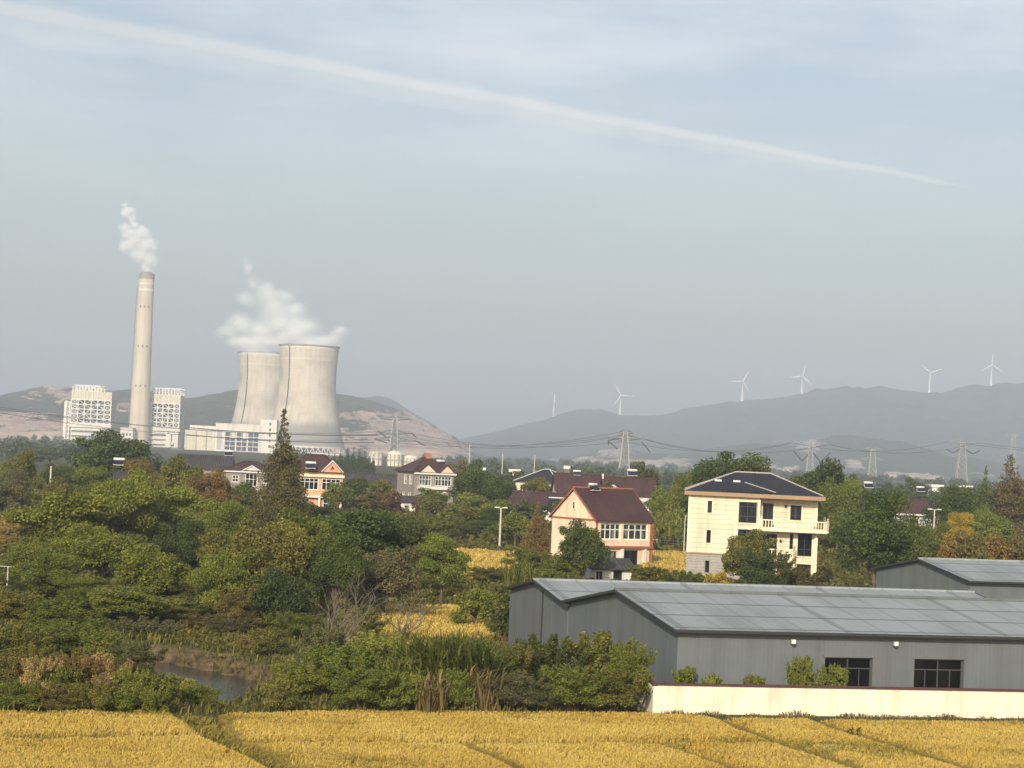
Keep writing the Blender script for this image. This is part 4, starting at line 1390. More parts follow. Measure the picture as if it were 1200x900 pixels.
def warehouse(label, loc, yaw, L, D, ez, rise, front=(), oh=.45, lamps=(), doorlines=()):
    t = thing('warehouse', label, 'warehouse', loc, yaw, 'grey metal warehouses')
    m = MB()
    facade(m, (0, 0, 0), 0, L, -.1, ez, front, .22)
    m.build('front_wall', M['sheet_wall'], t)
    m = MB()
    facade(m, (L, D, 0), R(180), L, -.1, ez)
    m.build('back_wall', M['sheet_wall'], t)
    for x in (0, L):
        vs = [(x, 0, -.1), (x, D, -.1), (x, D, ez), (x, D / 2, ez + rise), (x, 0, ez)]
        m = MB()
        m.add(vs, [(4, 3, 2, 1, 0) if x == 0 else (0, 1, 2, 3, 4)])
        m.build('gable_wall', M['sheet_wall_side'], t)
    s = rise / (D / 2)
    th = .10
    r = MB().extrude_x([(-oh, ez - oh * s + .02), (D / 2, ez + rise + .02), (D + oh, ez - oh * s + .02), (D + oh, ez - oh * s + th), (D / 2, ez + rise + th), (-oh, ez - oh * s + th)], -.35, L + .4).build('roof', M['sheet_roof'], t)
    MB().tube([(-.4, D / 2, ez + rise + th), (L + .45, D / 2, ez + rise + th)], .16, 6).build('ridge_cap', M['sheet_roof'], r)
    m = MB()
    m.extrude_x([(-oh - .12, ez - oh * s - .04), (-oh - .002, ez - oh * s - .04), (-oh - .002, ez - oh * s + th + .02), (-oh - .12, ez - oh * s + th + .02)], -.35, L + .4)
    m.build('gutter', M['sheet_trim'], r)
    m = MB()
    for x in (-.42, L + .402):
        for k in (0, 1):
            m = MB()
            if k == 0: m.extrude_x([(-oh, ez - oh * s - .02), (D / 2, ez + rise - .02), (D / 2, ez + rise + th + .03), (-oh, ez - oh * s + th + .03)], x, x + .07)
            else: m.extrude_x([(D / 2, ez + rise - .02), (D + oh, ez - oh * s - .02), (D + oh, ez - oh * s + th + .03), (D / 2, ez + rise + th + .03)], x, x + .07)
            m.build('verge_trim', M['sheet_trim'], r)
    for op in front:
        w_ = window(t, (0, 0, 0), 0, op, 2, (.66,), 'frame_grey', 'glass_dark', .22, .06)
        mm = MB()
        for xx in (.25, .75):
            x = op[0] + (op[1] - op[0]) * xx
            mm.box(x - .02, x + .02, .17, .223, op[2] + .1, op[2] + (op[3] - op[2]) * .63)
        mm.build('mullion', M['frame_grey'], w_)
        mm = MB()
        mm.box(op[0] - .12, op[1] + .12, -.05, -.004, op[3] + .004, op[3] + .1)
        mm.box(op[0] - .12, op[1] + .12, -.06, -.004, op[2] - .1, op[2] - .004)
        mm.build('flashing', M['sheet_wall'], w_)
    for x in lamps:
        lm = MB().box(x - .05, x + .05, -.32, -.004, ez - .62, ez - .54).build('floodlight', M['steel_grey'], t)
        MB().box(x - .10, x + .10, -.44, -.28, ez - .58, ez - .36).build('lamp_housing', M['lamp_white'], lm)
    for (y0,) in doorlines:
        MB().box(-.06, -.004, y0, y0 + .14, 0, ez + rise * (1 - abs(y0 - D / 2) / (D / 2)) - .3).build('corner_flashing', M['sheet_trim'], t)
    return t


def along(px):
    """distance along the front wall for a picture column"""
    u = Vector((math.cos(WYAW), math.sin(WYAW), 0))
    d = ray(px, 770)
    # solve CAM + d t = C0 + u s in plan
    A = np.array([[d.x, -u.x], [d.y, -u.y]])
    s = np.linalg.solve(A, np.array([C0.x - CAM.x, C0.y - CAM.y]))
    return float(s[1])


a1, a2, b1, b2 = along(967), along(1023), along(1072), along(1130)
zt_, zb_ = 2.70, 0.95
bl = Vector((C0.x, WY, 0))
warehouse('grey metal warehouse with two dark windows behind the cream wall', bl, WYAW, 46, 18.7, EZ1, 1.32,
          front=[(a1, a2, zb_, zt_), (b1, b2, zb_, zt_)], lamps=(along(926), along(1046)))
uy = Vector((-math.sin(WYAW), math.cos(WYAW), 0))
bl2 = bl + uy * 18.9
warehouse('rear bay of the grey warehouse with the same pale roof, standing at its left back', bl2, WYAW, 30.5, 12.4, EZ1 - .12, .95, doorlines=[(5.0,)])
C3 = W(1137, 681, 183)
warehouse('separate grey metal shed farther right behind the long warehouse', (C3.x, 183, 0), R(20), 40, 15.5, C3.z, 1.25)

# ------------------------------------------------------------------ cream compound wall
A = G(770, 836.5, 0); B = G(1290, 844, 0)
dv = (B - A).normalized()
wy = math.atan2(dv.y, dv.x)
cw = thing('compound_wall', 'long cream rendered wall with dark red coping along the edge of the rice field', 'wall', A, wy)
LWL = (B - A).length + 14
MB().box(0, LWL, 0, .24, -.3, 1.45).build('wall_panel', M['rendered_wall'], cw)
MB().box(-.24, -.004, .03, 18, -.3, 1.42).build('return_wall', M['rendered_wall'], cw)
MB().extrude_x([(-.06, 1.454), (.30, 1.454), (.30, 1.50), (.12, 1.58), (-.06, 1.50)], -.3, LWL).build('coping', M['coping'], cw)
for k in range(9):
    # broken rubble and roots at the foot of the wall
    pass

# ------------------------------------------------------------------ poles, lamps, rails, road
def lamp_post(px, ptop, Y, label, arm=1.1, r=.09, double=False, group='slim poles standing among the fields and trees', head=True):
    o = base_of(px, Y)
    zt = zat(px, ptop, Y)
    t = thing('lamp_post' if head else 'pole', label, 'lamp post' if head else 'pole', o, 0, group)
    MB().tube([(0, 0, 0), (0, 0, zt * .5), (0, 0, zt)], [r * 1.25, r, r * .8], 8).build('shaft', M['pole'], t)
    if head:
        m = MB()
        m.tube([(0, 0, zt - .1), (arm * .5, 0, zt + .02), (arm, 0, zt + .03)], r * .5, 6)
        if double: m.tube([(0, 0, zt - .1), (-arm * .5, 0, zt + .02), (-arm, 0, zt + .03)], r * .5, 6)
        m.build('arm', M['pole'], t)
        for s in ((1, -1) if double else (1,)):
            MB().box(s * arm - .3, s * arm + .3, -.12, .12, zt - .02, zt + .1).build('lamp_head', M['lamp_white'], t)
    return t


lamp_post(585, 595, 292, 'tall pale pole with short crossarm in front of the golden field', .55, .13, True)
lamp_post(515.5, 577, 420, 'pale pole with flat head beside the road, left of its shorter-armed neighbour', .7, .14, True)
lamp_post(535.5, 575, 440, 'pale road lamp with one arm reaching right, beside the road', 1.5, .12)
lamp_post(548, 520, 640, 'white mast on the quarry slope, leftmost of three slim masts', .1, .16, head=False)
lamp_post(587, 532, 640, 'white mast standing by the small white block, middle of three slim masts', .1, .16, head=False)
lamp_post(624.5, 533, 640, 'white mast left of the long maroon roof, rightmost of three slim masts', .1, .16, head=False)
lamp_post(801, 604, 300, 'thin grey lamp post close to the left wall of the cream three-storey house', .9, .07)
lamp_post(1093, 597, 330, 'short white post with flat top above the yellow-green shrubs', .7, .12, True)
lamp_post(1122, 620, 300, 'small white post among the orange-brown trees', .1, .13, head=False)
lamp_post(57, 546, 345, 'short pale wooden post between the trees at the upper left', .1, .16, head=False)
lamp_post(441, 524, 1700, 'white pole in front of the left cream silo', .1, .35, head=False)
lamp_post(8, 664, 178, 'short grey fence post at the left edge beside a pale rail', .1, .06, head=False)
o = base_of(8, 178.5)
z_ = zat(8, 664, 178)
tag(MB().tube([o + Vector((-2.5, 0, z_ - .05)), o + Vector((-.1, 0, z_ - .02)), o + Vector((2.2, .3, z_ - .1))], .035, 6).build('rail', M['pole']), 'thin pale rail held by the grey post at the left edge', 'rail')
lamp_post(208, 664, 176, 'stub of pale wooden post in the dark gap between the bushes', .1, .13, head=False)

A, B = base_of(425, 458), base_of(640, 470)
m = MB()
d_ = (B - A).normalized(); n_ = Vector((-d_.y, d_.x, 0))
m.quad(A - d_ * 30 - n_ * 5 + Vector((0, 0, .02)), B + d_ * 30 - n_ * 5 + Vector((0, 0, .02)), B + d_ * 30 + n_ * 5 + Vector((0, 0, .02)), A - d_ * 30 + n_ * 5 + Vector((0, 0, .02)))
tag(m.build('road', M['asphalt']), kind='structure')
for s in (-5.3, 5.0):
    m = MB()
    p, q = A - d_ * 30 + n_ * s, B + d_ * 30 + n_ * s
    z0, z1 = Vector((0, 0, 0)), Vector((0, 0, .45))
    m.add([p, q, q + n_ * .3, p + n_ * .3, p + z1, q + z1, q + n_ * .3 + z1, p + n_ * .3 + z1], [(4, 5, 6, 7), (0, 1, 5, 4), (2, 3, 7, 6), (3, 0, 4, 7), (1, 2, 6, 5)])
    tag(m.build('kerb', M['kerb']), kind='structure')

# rail fence beside the golden field
A, B = base_of(760, 325), base_of(808, 322)
fn = thing('rail_fence', 'grey railing at the far edge of the golden field left of the cream house', 'fence', A)
d_ = B - A
for k in range(11):
    p = d_ * (k / 10)
    MB().box(p.x - .05, p.x + .05, p.y - .05, p.y + .05, 0, 1.3).build('post', M['pole'], fn)
for z in (.35, .8, 1.2):
    MB().bar(Vector((0, -.06, z)), d_ + Vector((0, -.06, z)), .04).build('rail', M['pole'], fn)

# ------------------------------------------------------------------ vegetation
def leaf_cloud(cent, rad, flat, n, leaf, rng, up=.4, rnd=.75, aspect=.55, shellbias=.45):
    """n leaf-shaped quads spread through clumps (cent, rad)"""
    cent = np.asarray(cent, float); rad = np.asarray(rad, float)
    p = rad ** 2; p = p / p.sum()
    k = rng.choice(len(cent), n, p=p)
    d = rng.normal(size=(n, 3)); d /= np.linalg.norm(d, axis=1)[:, None]
    rr = rng.random(n) ** shellbias
    off = d * (rr * rad[k])[:, None]
    off[:, 2] *= flat
    c = cent[k] + off
    nrm = d * .6 + np.array([0, 0, up]) + rng.normal(size=(n, 3)) * rnd
    nrm /= np.linalg.norm(nrm, axis=1)[:, None] + 1e-9
    t = rng.normal(size=(n, 3))
    a = np.cross(nrm, t); a /= np.linalg.norm(a, axis=1)[:, None] + 1e-9
    b = np.cross(nrm, a)
    L = leaf * rng.uniform(.6, 1.35, n)
    a *= (L / 2)[:, None]; b *= (L / 2 * aspect)[:, None]
    bend = nrm * (L * .12)[:, None]
    v = np.stack([c - a - bend, c - b, c + a - bend, c + b], 1).reshape(-1, 3)
    q = np.arange(4 * n).reshape(n, 4)
    ct = rng.random(len(cent))
    tint = np.clip(.45 * ct[k] + .55 * rng.random(n) ** 1.3, 0, 1)
    return v, q, np.repeat(tint, 4)


def crown(kind, n, leaf, seed):
    rng = np.random.default_rng(seed)
    cs, rs = [], []
    flat = .75
    if kind in ('broad', 'layer', 'bush', 'weed'):
        nc = {'broad': 58, 'layer': 60, 'bush': 44, 'weed': 36}[kind]
        flat = {'broad': .72, 'layer': .5, 'bush': .75, 'weed': .9}[kind]
        cz, rz = {'broad': (.54, .45), 'layer': (.58, .42), 'bush': (.42, .52), 'weed': (.38, .5)}[kind]
        lob = rng.uniform(-1, 1, (7, 3)); lobr = rng.uniform(.5, 1.3, 7)
        for i in range(nc):
            d = rng.normal(size=3); d /= np.linalg.norm(d)
            if kind != 'bush' and d[2] < -.8: d[2] *= -.5
            if kind in ('bush', 'weed') and d[2] < -.2: d[2] = abs(d[2]) * .2 - .4
            sc = 1.0
            for l, lr in zip(lob, lobr):
                w = max(0, d.dot(l / (np.linalg.norm(l) + 1e-6))) ** 4
                sc = sc * (1 - w) + lr * w
            rr = rng.uniform(.35, .86) if i % 4 else rng.uniform(.1, .5)
            cs.append((d[0] * .5 * rr * sc, d[1] * .5 * rr * sc, cz + d[2] * rz * rr * sc))
            rs.append(rng.uniform(.085, .17) * (1.25 if kind == 'layer' else 1))
        # a few sprigs breaking the outline
        for i in range(18):
            c = np.array(cs[i * 2 % nc]) - np.array((0, 0, cz))
            c = c * rng.uniform(1.12, 1.22) + np.array((0, 0, cz))
            cs.append(tuple(c))
            rs.append(rng.uniform(.05, .085))
        if kind in ('bush', 'weed'):
            # shoots standing out of the top
            for i in range(22):
                a = rng.uniform(0, 6.28); r_ = .42 * math.sqrt(rng.random())
                z0 = cz + rz * math.sqrt(max(0, 1 - (r_ / .5) ** 2)) * .7
                for k in range(4):
                    cs.append((math.cos(a) * r_ * (1 + .06 * k), math.sin(a) * r_ * (1 + .06 * k), z0 + k * .045))
                    rs.append(.055 - .009 * k)
    elif kind in ('spire', 'cone'):
        flat = .5
        lv = 30
        for i in range(lv):
            z = .06 + .92 * (i / (lv - 1)) ** .95
            env = (.5 if kind == 'cone' else .46) * (1 - z) ** (.75 if kind == 'cone' else .85) + .012
            nb = int(7 + 5 * (1 - z))
            for k in range(nb):
                a = rng.uniform(0, 2 * math.pi)
                e = env * rng.uniform(.55, 1.12)
                for f in ((.35, .62, .9) if z < .75 else (.5,)):
                    cs.append((math.cos(a) * e * f, math.sin(a) * e * f, z - .05 * f * (1 - z) + rng.uniform(-.012, .012)))
                    rs.append(max(.030, env * rng.uniform(.2, .38)))
    leaf *= (.8, 1.25, .95, 1.1)[seed % 4]
    n = int(n / (.8, 1.25, .95, 1.1)[seed % 4] ** 1.5)
    v, q, t = leaf_cloud(cs, rs, flat, n, leaf, rng, up=.45 if kind != 'spire' else .25)
    v[:, 2] = np.maximum(v[:, 2], .005)
    top = v[:, 2].max()
    v[:, 2] /= top
    ext = np.abs(v[:, :2]).max()
    v[:, :2] *= .5 / np.percentile(np.abs(v[:, 0]), 99.7)
    return np_mesh(kind + '_crown', v, q, M['leaf'], tint=t), cs


def trunk_mesh(kind, cs, seed, mat='bark'):
    rnd = random.Random(seed)
    m = MB()
    if kind in ('spire', 'cone'):
        m.tube([(0, 0, 0), (0, 0, .5), (0, 0, .96)], [.028, .016, .003], 7)
        for c in cs[::7]:
            m.tube([(0, 0, max(.03, c[2] - .02)), (c[0], c[1], c[2])], [.006, .002], 4)
    elif kind in ('bush', 'weed'):
        for c in rnd.sample(cs[:30], 9):
            m.tube([(c[0] * .12, c[1] * .12, 0), (c[0] * .5, c[1] * .5, c[2] * .55), (c[0], c[1], c[2])], [.014, .009, .003], 5)
    else:
        w = [(rnd.uniform(-.02, .02), rnd.uniform(-.02, .02)) for _ in range(4)]
        m.tube([(0, 0, 0), (w[0][0], w[0][1], .18), (w[1][0], w[1][1], .36), (w[2][0], w[2][1], .56), (w[3][0], w[3][1], .75)], [.032, .026, .021, .014, .005], 8)
        for c in rnd.sample(cs[:40], 14):
            z0 = rnd.uniform(.2, .5)
            m.tube([(w[1][0] * .7, w[1][1] * .7, z0), (c[0] * .55, c[1] * .55, z0 * .45 + c[2] * .55), (c[0], c[1], c[2])], [.014, .009, .003], 5)
    o = m.build('trunk', M[mat])
    me = o.data
    bpy.data.objects.remove(o)
    return me


LEVEL = {'hi': (36000, .028), 'mid': (8000, .055), 'lo': (2200, .095)}
BANK = {}


def bank(kind, lev, var):
    k = (kind, lev, var)
    if k not in BANK:
        n, leaf = LEVEL[lev]
        if kind in ('spire', 'cone'): n, leaf = int(n * 1.7), leaf * .66
        if kind in ('bush', 'weed') and lev == 'hi': n, leaf = 24000, .031
        me, cs = crown(kind, n, leaf, 100 + 17 * var + sum(map(ord, kind + lev)))
        BANK[k] = (me, trunk_mesh(kind, cs, var + 3))
    return BANK[k]


LEAFCOL = {
    'bright': (.084, .098, .020), 'green': (.070, .092, .021), 'dark': (.040, .056, .018), 'olive': (.077, .080, .024), 'deep': (.030, .043, .016),
    'brown': (.080, .073, .029), 'rust': (.088, .064, .030), 'orange': (.112, .078, .028), 'yellow': (.185, .155, .030), 'grey': (.072, .072, .042),
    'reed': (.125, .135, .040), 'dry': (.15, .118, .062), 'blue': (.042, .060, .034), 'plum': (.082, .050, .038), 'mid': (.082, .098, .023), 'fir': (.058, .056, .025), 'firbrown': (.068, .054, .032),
}
TC = [0]


def tree(kind, px, top, wpx, Y, col, label, name=None, cat=None, group=None, base_z=0.0, var=None):
    TC[0] += 1
    rnd = random.Random(TC[0] * 31 + 5)
    var = TC[0] % 4 if var is None else var
    lev = 'hi' if wpx > 52 else 'mid' if wpx > 24 else 'lo'
    bush = kind in ('bush', 'weed')
    ktop = top
    o = base_of(px, Y)
    h = (zat(px, ktop, Y) - base_z) * (1.0 if bush else 1.05)
    w = wpx * Y / F
    me, tr = bank(kind, lev, var)
    nm = name or ('shrub' if bush else 'conifer' if kind in ('spire', 'cone') else 'tree')
    t = thing(nm, label, cat or ('shrub' if bush else 'tree'), (o.x, Y, base_z), rnd.uniform(0, 6.28), group)
    c = link('foliage' if bush else 'crown', me, t)
    c.scale = (w, w, h)
    f = rnd.uniform(.9, 1.1)
    b = [k_ * x for k_, x in zip((2.2, 2.12, 1.95), LEAFCOL[col])]
    c.color = (b[0] * f * rnd.uniform(.94, 1.06), b[1] * f, b[2] * f, 1)
    s = link('stem' if bush else 'trunk', tr, t)
    s.scale = (w, w, h)
    return t


T = tree
FARL = 'hazy dark tree in the far row at the foot of the left boiler house'
for px, top, w in ((36, 528, 34), (58, 524, 36), (80, 520, 34), (101, 521, 32), (118, 517, 30)):
    T('broad', px, top, w, 820, 'blue', FARL, group='far row of trees below the left boiler house')
FARM = 'dark narrow conifer in the row at the foot of the nearer cooling tower'
for px, top, w in ((357, 527, 9), (384, 532, 10), (391, 529, 11), (398, 527, 12), (406, 526, 13), (413, 525, 12), (420, 526, 12), (426, 529, 11), (431, 530, 11), (436, 533, 9)):
    T('spire', px, top, w * 1.35, 860, 'deep', FARM, group='row of dark conifers by the cooling tower')
T('broad', 138, 507, 112, 430, 'dark', 'large dark tree standing in front of the foot of the tall chimney')
T('broad', 106, 526, 50, 440, 'dark', 'dark lower tree just left of the large tree at the chimney foot')
T('broad', 20, 527, 56, 345, 'olive', 'olive rounded tree at the left edge, below the pink quarry')
T('broad', 10, 552, 62, 290, 'grey', 'grey-green tree at the left edge, below the olive rounded one')
T('broad', 62, 560, 56, 305, 'olive', 'dull olive tree just in front of the short wooden post at upper left')
T('broad', 66, 545, 60, 360, 'dark', 'dull dark green tree around the short wooden post at upper left')
T('layer', 112, 548, 62, 300, 'green', 'green tree just behind the top of the tallest yellow-green tree')
T('broad', 168, 541, 78, 320, 'brown', 'brownish-green tree below the storage tanks at the chimney foot')
T('broad', 213, 538, 72, 300, 'olive', 'olive-yellow tree in front of the long dark tiled roof')
T('broad', 248, 552, 56, 285, 'rust', 'rust-tinged tree below the grey house left of the conifer')
T('broad', 283, 566, 50, 300, 'dark', 'small dark tree between the rust-tinged tree and the tall conifer')
T('layer', 75, 575, 104, 200, 'bright', 'yellow-green tree with layered boughs, leftmost of the bright group')
T('layer', 136, 553, 112, 206, 'bright', 'tallest yellow-green tree with layered boughs, centre of the bright group')
T('layer', 200, 572, 96, 215, 'mid', 'yellow-green tree with layered boughs, rightmost of the bright group')
T('layer', 246, 588, 76, 200, 'green', 'leafy green tree behind the dark hollow, left of the tall conifer')
T('broad', 214, 612, 74, 182, 'deep', 'very dark tree in the hollow between the bright group and the brownish canopy')
T('layer', 120, 618, 124, 172, 'bright', 'low broad yellow-green tree in front of the bright group')
T('broad', 40, 632, 84, 180, 'mid', 'rounded light green tree by the pale rail at the left edge')
T('broad', 14, 604, 60, 230, 'dry', 'pale brownish thin tree at the left edge above the rail')
T('spire', 326, 486, 88, 270, 'fir', 'tall brown-green conifer towering in front of the cooling towers', name='conifer')
T('layer', 268, 622, 92, 168, 'olive', 'olive broad tree at the foot of the tall conifer, left of the darker canopy')
T('broad', 306, 612, 108, 160, 'olive', 'brownish-green dense tree right above the creek bank')
T('broad', 352, 598, 104, 182, 'green', 'mid green tree directly below the orange house')
T('layer', 410, 596, 118, 190, 'dark', 'dark wide tree with layered boughs below the low dark-roofed building')
T('layer', 470, 604, 112, 196, 'dark', 'dark wide tree with layered boughs, right of its twin, below the brown-grey house')
T('layer', 516, 628, 66, 186, 'green', 'green tree at the left end of the golden field behind the lamp post')
T('broad', 448, 640, 96, 166, 'grey', 'dull grey-green tree leaning over the bare shrub')
T('broad', 390, 628, 90, 160, 'dark', 'dense dark tree behind the bare grey shrub')
T('broad', 330, 668, 86, 150, 'deep', 'dark leafy tree on the creek bank, left of the bare grey shrub')
T('broad', 556, 690, 52, 160, 'mid', 'thin light tree in front of the pale stubble patch')
T('bush', 590, 694, 52, 150, 'dark', 'dark shrub close to the left end of the grey warehouse')
# low growth around the creek
T('bush', 14, 690, 74, 150, 'olive', 'olive shrub at the left edge above the brown weeds')
T('bush', 62, 700, 76, 146, 'green', 'leafy green shrub right of the olive one, above the brown weeds')
T('bush', 40, 672, 70, 165, 'dark', 'dark shrub below the pale rail')
T('layer', 110, 676, 88, 158, 'green', 'low spreading green tree over the left arm of the creek')
T('layer', 150, 688, 92, 150, 'mid', 'pale green willowy tree beside the creek bend')
T('bush', 190, 660, 104, 172, 'mid', 'broad light green thicket on the far side of the creek')
T('bush', 232, 676, 90, 166, 'olive', 'olive-brown thicket above the bare creek bank')
T('bush', 250, 706, 66, 158, 'brown', 'brownish low shrub on top of the bare creek bank')
T('bush', 296, 712, 56, 153, 'olive', 'low olive shrub over the right end of the bare creek bank')
T('bush', 100, 722, 84, 146, 'green', 'dark green shrub touching the water at the left arm of the creek', base_z=-1.0)
T('bush', 166, 722, 86, 144, 'grey', 'dull willow shrub hanging over the creek water', base_z=-1.1)
T('bush', 30, 726, 88, 147, 'mid', 'yellowish green shrub behind the brown weeds at the left edge', base_z=-.9)
T('bush', 208, 738, 60, 143.5, 'olive', 'small brownish willow shrub left of the bare creek bank', base_z=-1.1)
T('bush', 132, 746, 60, 142.5, 'brown', 'low reddish brown shrub dipping into the left arm of the creek', base_z=-1.2)
T('bush', 70, 752, 70, 142, 'olive', 'low olive shrub dipping into the creek behind the tan weeds', base_z=-1.2)
T('broad', 262, 640, 80, 158, 'green', 'green tree above the bare creek bank, left of the brownish dense tree')
T('broad', 60, 650, 90, 160, 'green', 'green rounded tree behind the pale rail, right of the edge')
T('broad', 180, 640, 96, 166, 'bright', 'yellow-green rounded tree just above the dark hollow')
T('bush', 340, 716, 60, 146, 'green', 'green shrub left of the bare grey shrub, over the creek bend')
T('bush', 18, 734, 84, 122, 'olive', 'olive shrub standing behind the brown weeds at the very left')
T('bush', 70, 728, 88, 127, 'green', 'tall green shrub behind the tan weeds, left of the creek')
T('bush', 120, 738, 76, 124, 'mid', 'light green shrub on the near bank of the left creek arm')
T('bush', 160, 750, 56, 120, 'grey', 'dull willow bush at the water edge, left of the open creek')
T('bush', 98, 758, 60, 115, 'brown', 'brown thicket in front of the tall green shrub left of the creek')
T('bush', 42, 754, 62, 116, 'olive', 'dense olive thicket between the brown weeds and the tall green shrub')
T('bush', 234, 718, 70, 151, 'brown', 'brown thicket on the far side of the open creek')
T('bush', 268, 722, 60, 148, 'grey', 'dull grey-green thicket over the middle of the bare creek bank')
T('bush', 300, 742, 46, 137, 'dry', 'dry straw shrub sprawling over the bare creek bank')
T('bush', 282, 690, 66, 152, 'brown', 'brownish thicket right above the bare creek bank, under the dense tree')
T('bush', 318, 734, 50, 134, 'olive', 'small olive shrub at the right end of the bare creek bank')
T('bush', 200, 700, 84, 156, 'olive', 'olive thicket behind the brownish willow shrub')
T('bush', 120, 694, 80, 154, 'mid', 'light green thicket behind the left arm of the creek')
T('bush', 376, 730, 60, 126, 'grey', 'dull grey-green bush at the foot of the bare grey shrub')
T('bush', 420, 712, 70, 142, 'olive', 'olive shrub behind the feathery bush, right of the bare grey shrub')
WEED = [(8, 764, 66, 105, 'brown', 'brown weedy clump at the left end of the rice field edge'), (46, 768, 56, 104, 'dry', 'dry tan weed clump beside the brown one at the field edge'),
        (84, 766, 62, 106, 'rust', 'russet weed clump between the tan clump and the yellow-green one'), (122, 764, 58, 107, 'dry', 'straw-coloured weed clump nearest the creek arm'),
        (156, 782, 56, 104.5, 'mid', 'yellow-green weed clump at the rice edge below the creek arm'), (190, 788, 46, 105, 'olive', 'olive weed clump at the corner of the left rice plot'),
        (22, 796, 60, 102.8, 'green', 'low green weed clump in the bottom left corner of the thicket'), (64, 800, 54, 102.8, 'brown', 'low brown weed clump in front of the tan and russet ones'),
        (104, 798, 60, 103, 'olive', 'low olive weed clump in front of the russet one'), (140, 806, 44, 103.2, 'green', 'smallest green weed clump along the left rice plot'),
        (178, 808, 40, 103.6, 'mid', 'small yellow-green weed clump by the corner of the left rice plot'),
        (66, 780, 50, 104, 'mid', 'light green weed clump growing up between the tan and russet clumps')]
for px, top, w, Y, c, lb in WEED:
    T('weed', px, top, w, Y, c, lb, name='weed_clump', cat='weeds')
T('weed', 232, 802, 50, 108, 'mid', 'light green weed clump standing at the near end of the creek', name='weed_clump', cat='weeds')
T('weed', 214, 794, 34, 111, 'reed', 'pale thin weed clump beside the near end of the creek', name='weed_clump', cat='weeds')
# right bank of the creek up to the wall
T('bush', 352, 772, 70, 113, 'mid', 'light green bush on the right bank of the creek')
T('bush', 398, 752, 88, 114, 'green', 'full green bush between the creek and the reeds')
T('bush', 440, 738, 80, 118, 'reed', 'pale feathery bush behind the left edge of the reeds')
T('bush', 330, 796, 50, 106.5, 'olive', 'small olive bush at the rice edge right of the creek')
T('bush', 424, 778, 80, 108, 'green', 'dark leafy bush at the foot of the reeds, left side')
T('bush', 596, 752, 70, 114, 'olive', 'olive-brown bush right of the tall reeds')
T('bush', 640, 742, 86, 116, 'dark', 'dark bush in front of the warehouse gable')
T('bush', 700, 738, 88, 117, 'olive', 'olive-green tall bush against the warehouse corner')
T('bush', 738, 752, 60, 115, 'mid', 'yellowish bush next to the left end of the cream wall')
T('bush', 664, 778, 90, 111.5, 'green', 'low green bush at the rice edge, centre of the dark thicket')
T('bush', 606, 788, 70, 110.5, 'grey', 'dull brown-green bush at the rice edge below the reeds')
T('bush', 718, 782, 66, 112.6, 'olive', 'low bush with dry stems beside the wall end')
# plants behind the wall
T('bush', 800, 778, 38, 117.3, 'green', 'bushy green plant hanging over the left end of the wall')
T('bush', 833, 788, 24, 117.4, 'mid', 'small plant peeping over the wall, second from its left end')
T('bush', 884, 789, 26, 118.2, 'mid', 'little plant over the wall midway to the first window')
T('bush', 938, 766, 40, 118.0, 'mid', 'leafy plant over the wall just left of the first window')
T('bush', 974, 776, 38, 118.4, 'mid', 'drooping plant in front of the first dark window')
# village trees
T('broad', 682, 611, 66, 222, 'dark', 'round dark tree in front of the peach gable house')
T('cone', 628, 590, 46, 268, 'rust', 'rusty brown conical tree left of the peach house')
T('broad', 603, 602, 50, 300, 'green', 'green tree behind the lamp post field, left of the rusty conical tree')
T('broad', 566, 596, 56, 360, 'dark', 'dark tree in the row behind the golden field, left end')
T('broad', 540, 590, 48, 350, 'olive', 'yellowish tree over the left corner of the golden field')
T('bush', 620, 642, 60, 232, 'mid', 'light green shrub bed below the rusty conical tree')
T('bush', 662, 650, 54, 222, 'mid', 'flowering pale shrub at the foot of the peach gable')
T('bush', 580, 664, 66, 215, 'olive', 'olive reedy shrub between the golden field and the warehouse')
T('bush', 634, 664, 52, 205, 'green', 'green shrub just above the left bay of the warehouse roof')
T('bush', 756, 662, 50, 222, 'olive', 'scruffy shrub with pale leaves in front of the peach house right corner')
T('bush', 800, 668, 56, 218, 'green', 'low green shrub below the grey stone base of the cream house')
T('bush', 838, 668, 34, 212, 'yellow', 'small pale shrub between the warehouse roof and the cream house')
T('broad', 873, 622, 72, 222, 'olive', 'bronze-green tree standing in front of the cream three-storey house')
T('bush', 892, 640, 66, 216, 'dark', 'dark bush at the foot of the bronze-green tree')
T('bush', 938, 664, 56, 220, 'brown', 'brownish shrub below the right windows of the cream house')
T('broad', 1022, 578, 118, 215, 'dark', 'big round green tree right of the cream house')
T('broad', 1062, 606, 70, 235, 'dark', 'dark green tree behind the right side of the big round tree')
T('broad', 980, 562, 60, 330, 'green', 'light green tree rising behind the big round tree')
T('broad', 850, 533, 112, 330, 'dark', 'dark crowned tree behind the left roof slope of the cream house', var=1)
T('broad', 795, 558, 62, 330, 'green', 'green tree between the maroon roofs and the cream house')
T('broad', 755, 543, 42, 480, 'dark', 'dark tree on the skyline over the right end of the long maroon roofs')
T('broad', 812, 552, 50, 400, 'olive', 'hazy green tree left of the dark crowned tree')
T('broad', 957, 540, 102, 340, 'dark', 'dark tree with uneven top behind the right roof slope of the cream house')
T('broad', 1000, 556, 44, 420, 'dark', 'dark tree beside the maroon roof with the pale dormer')
for px in (772, 783, 794):
    T('broad', px, 594, 22, 318, 'mid', 'small yellow-green tree in the row behind the grey railing', group='row of small trees behind the railing')
T('broad', 785, 582, 50, 345, 'green', 'fuller green tree behind the row of small trees by the railing')
T('broad', 1073, 561, 32, 640, 'blue', 'hazy round tree behind the green-windowed house')
T('broad', 1122, 571, 74, 350, 'dark', 'dark green broad tree left of the tall brown conifer')
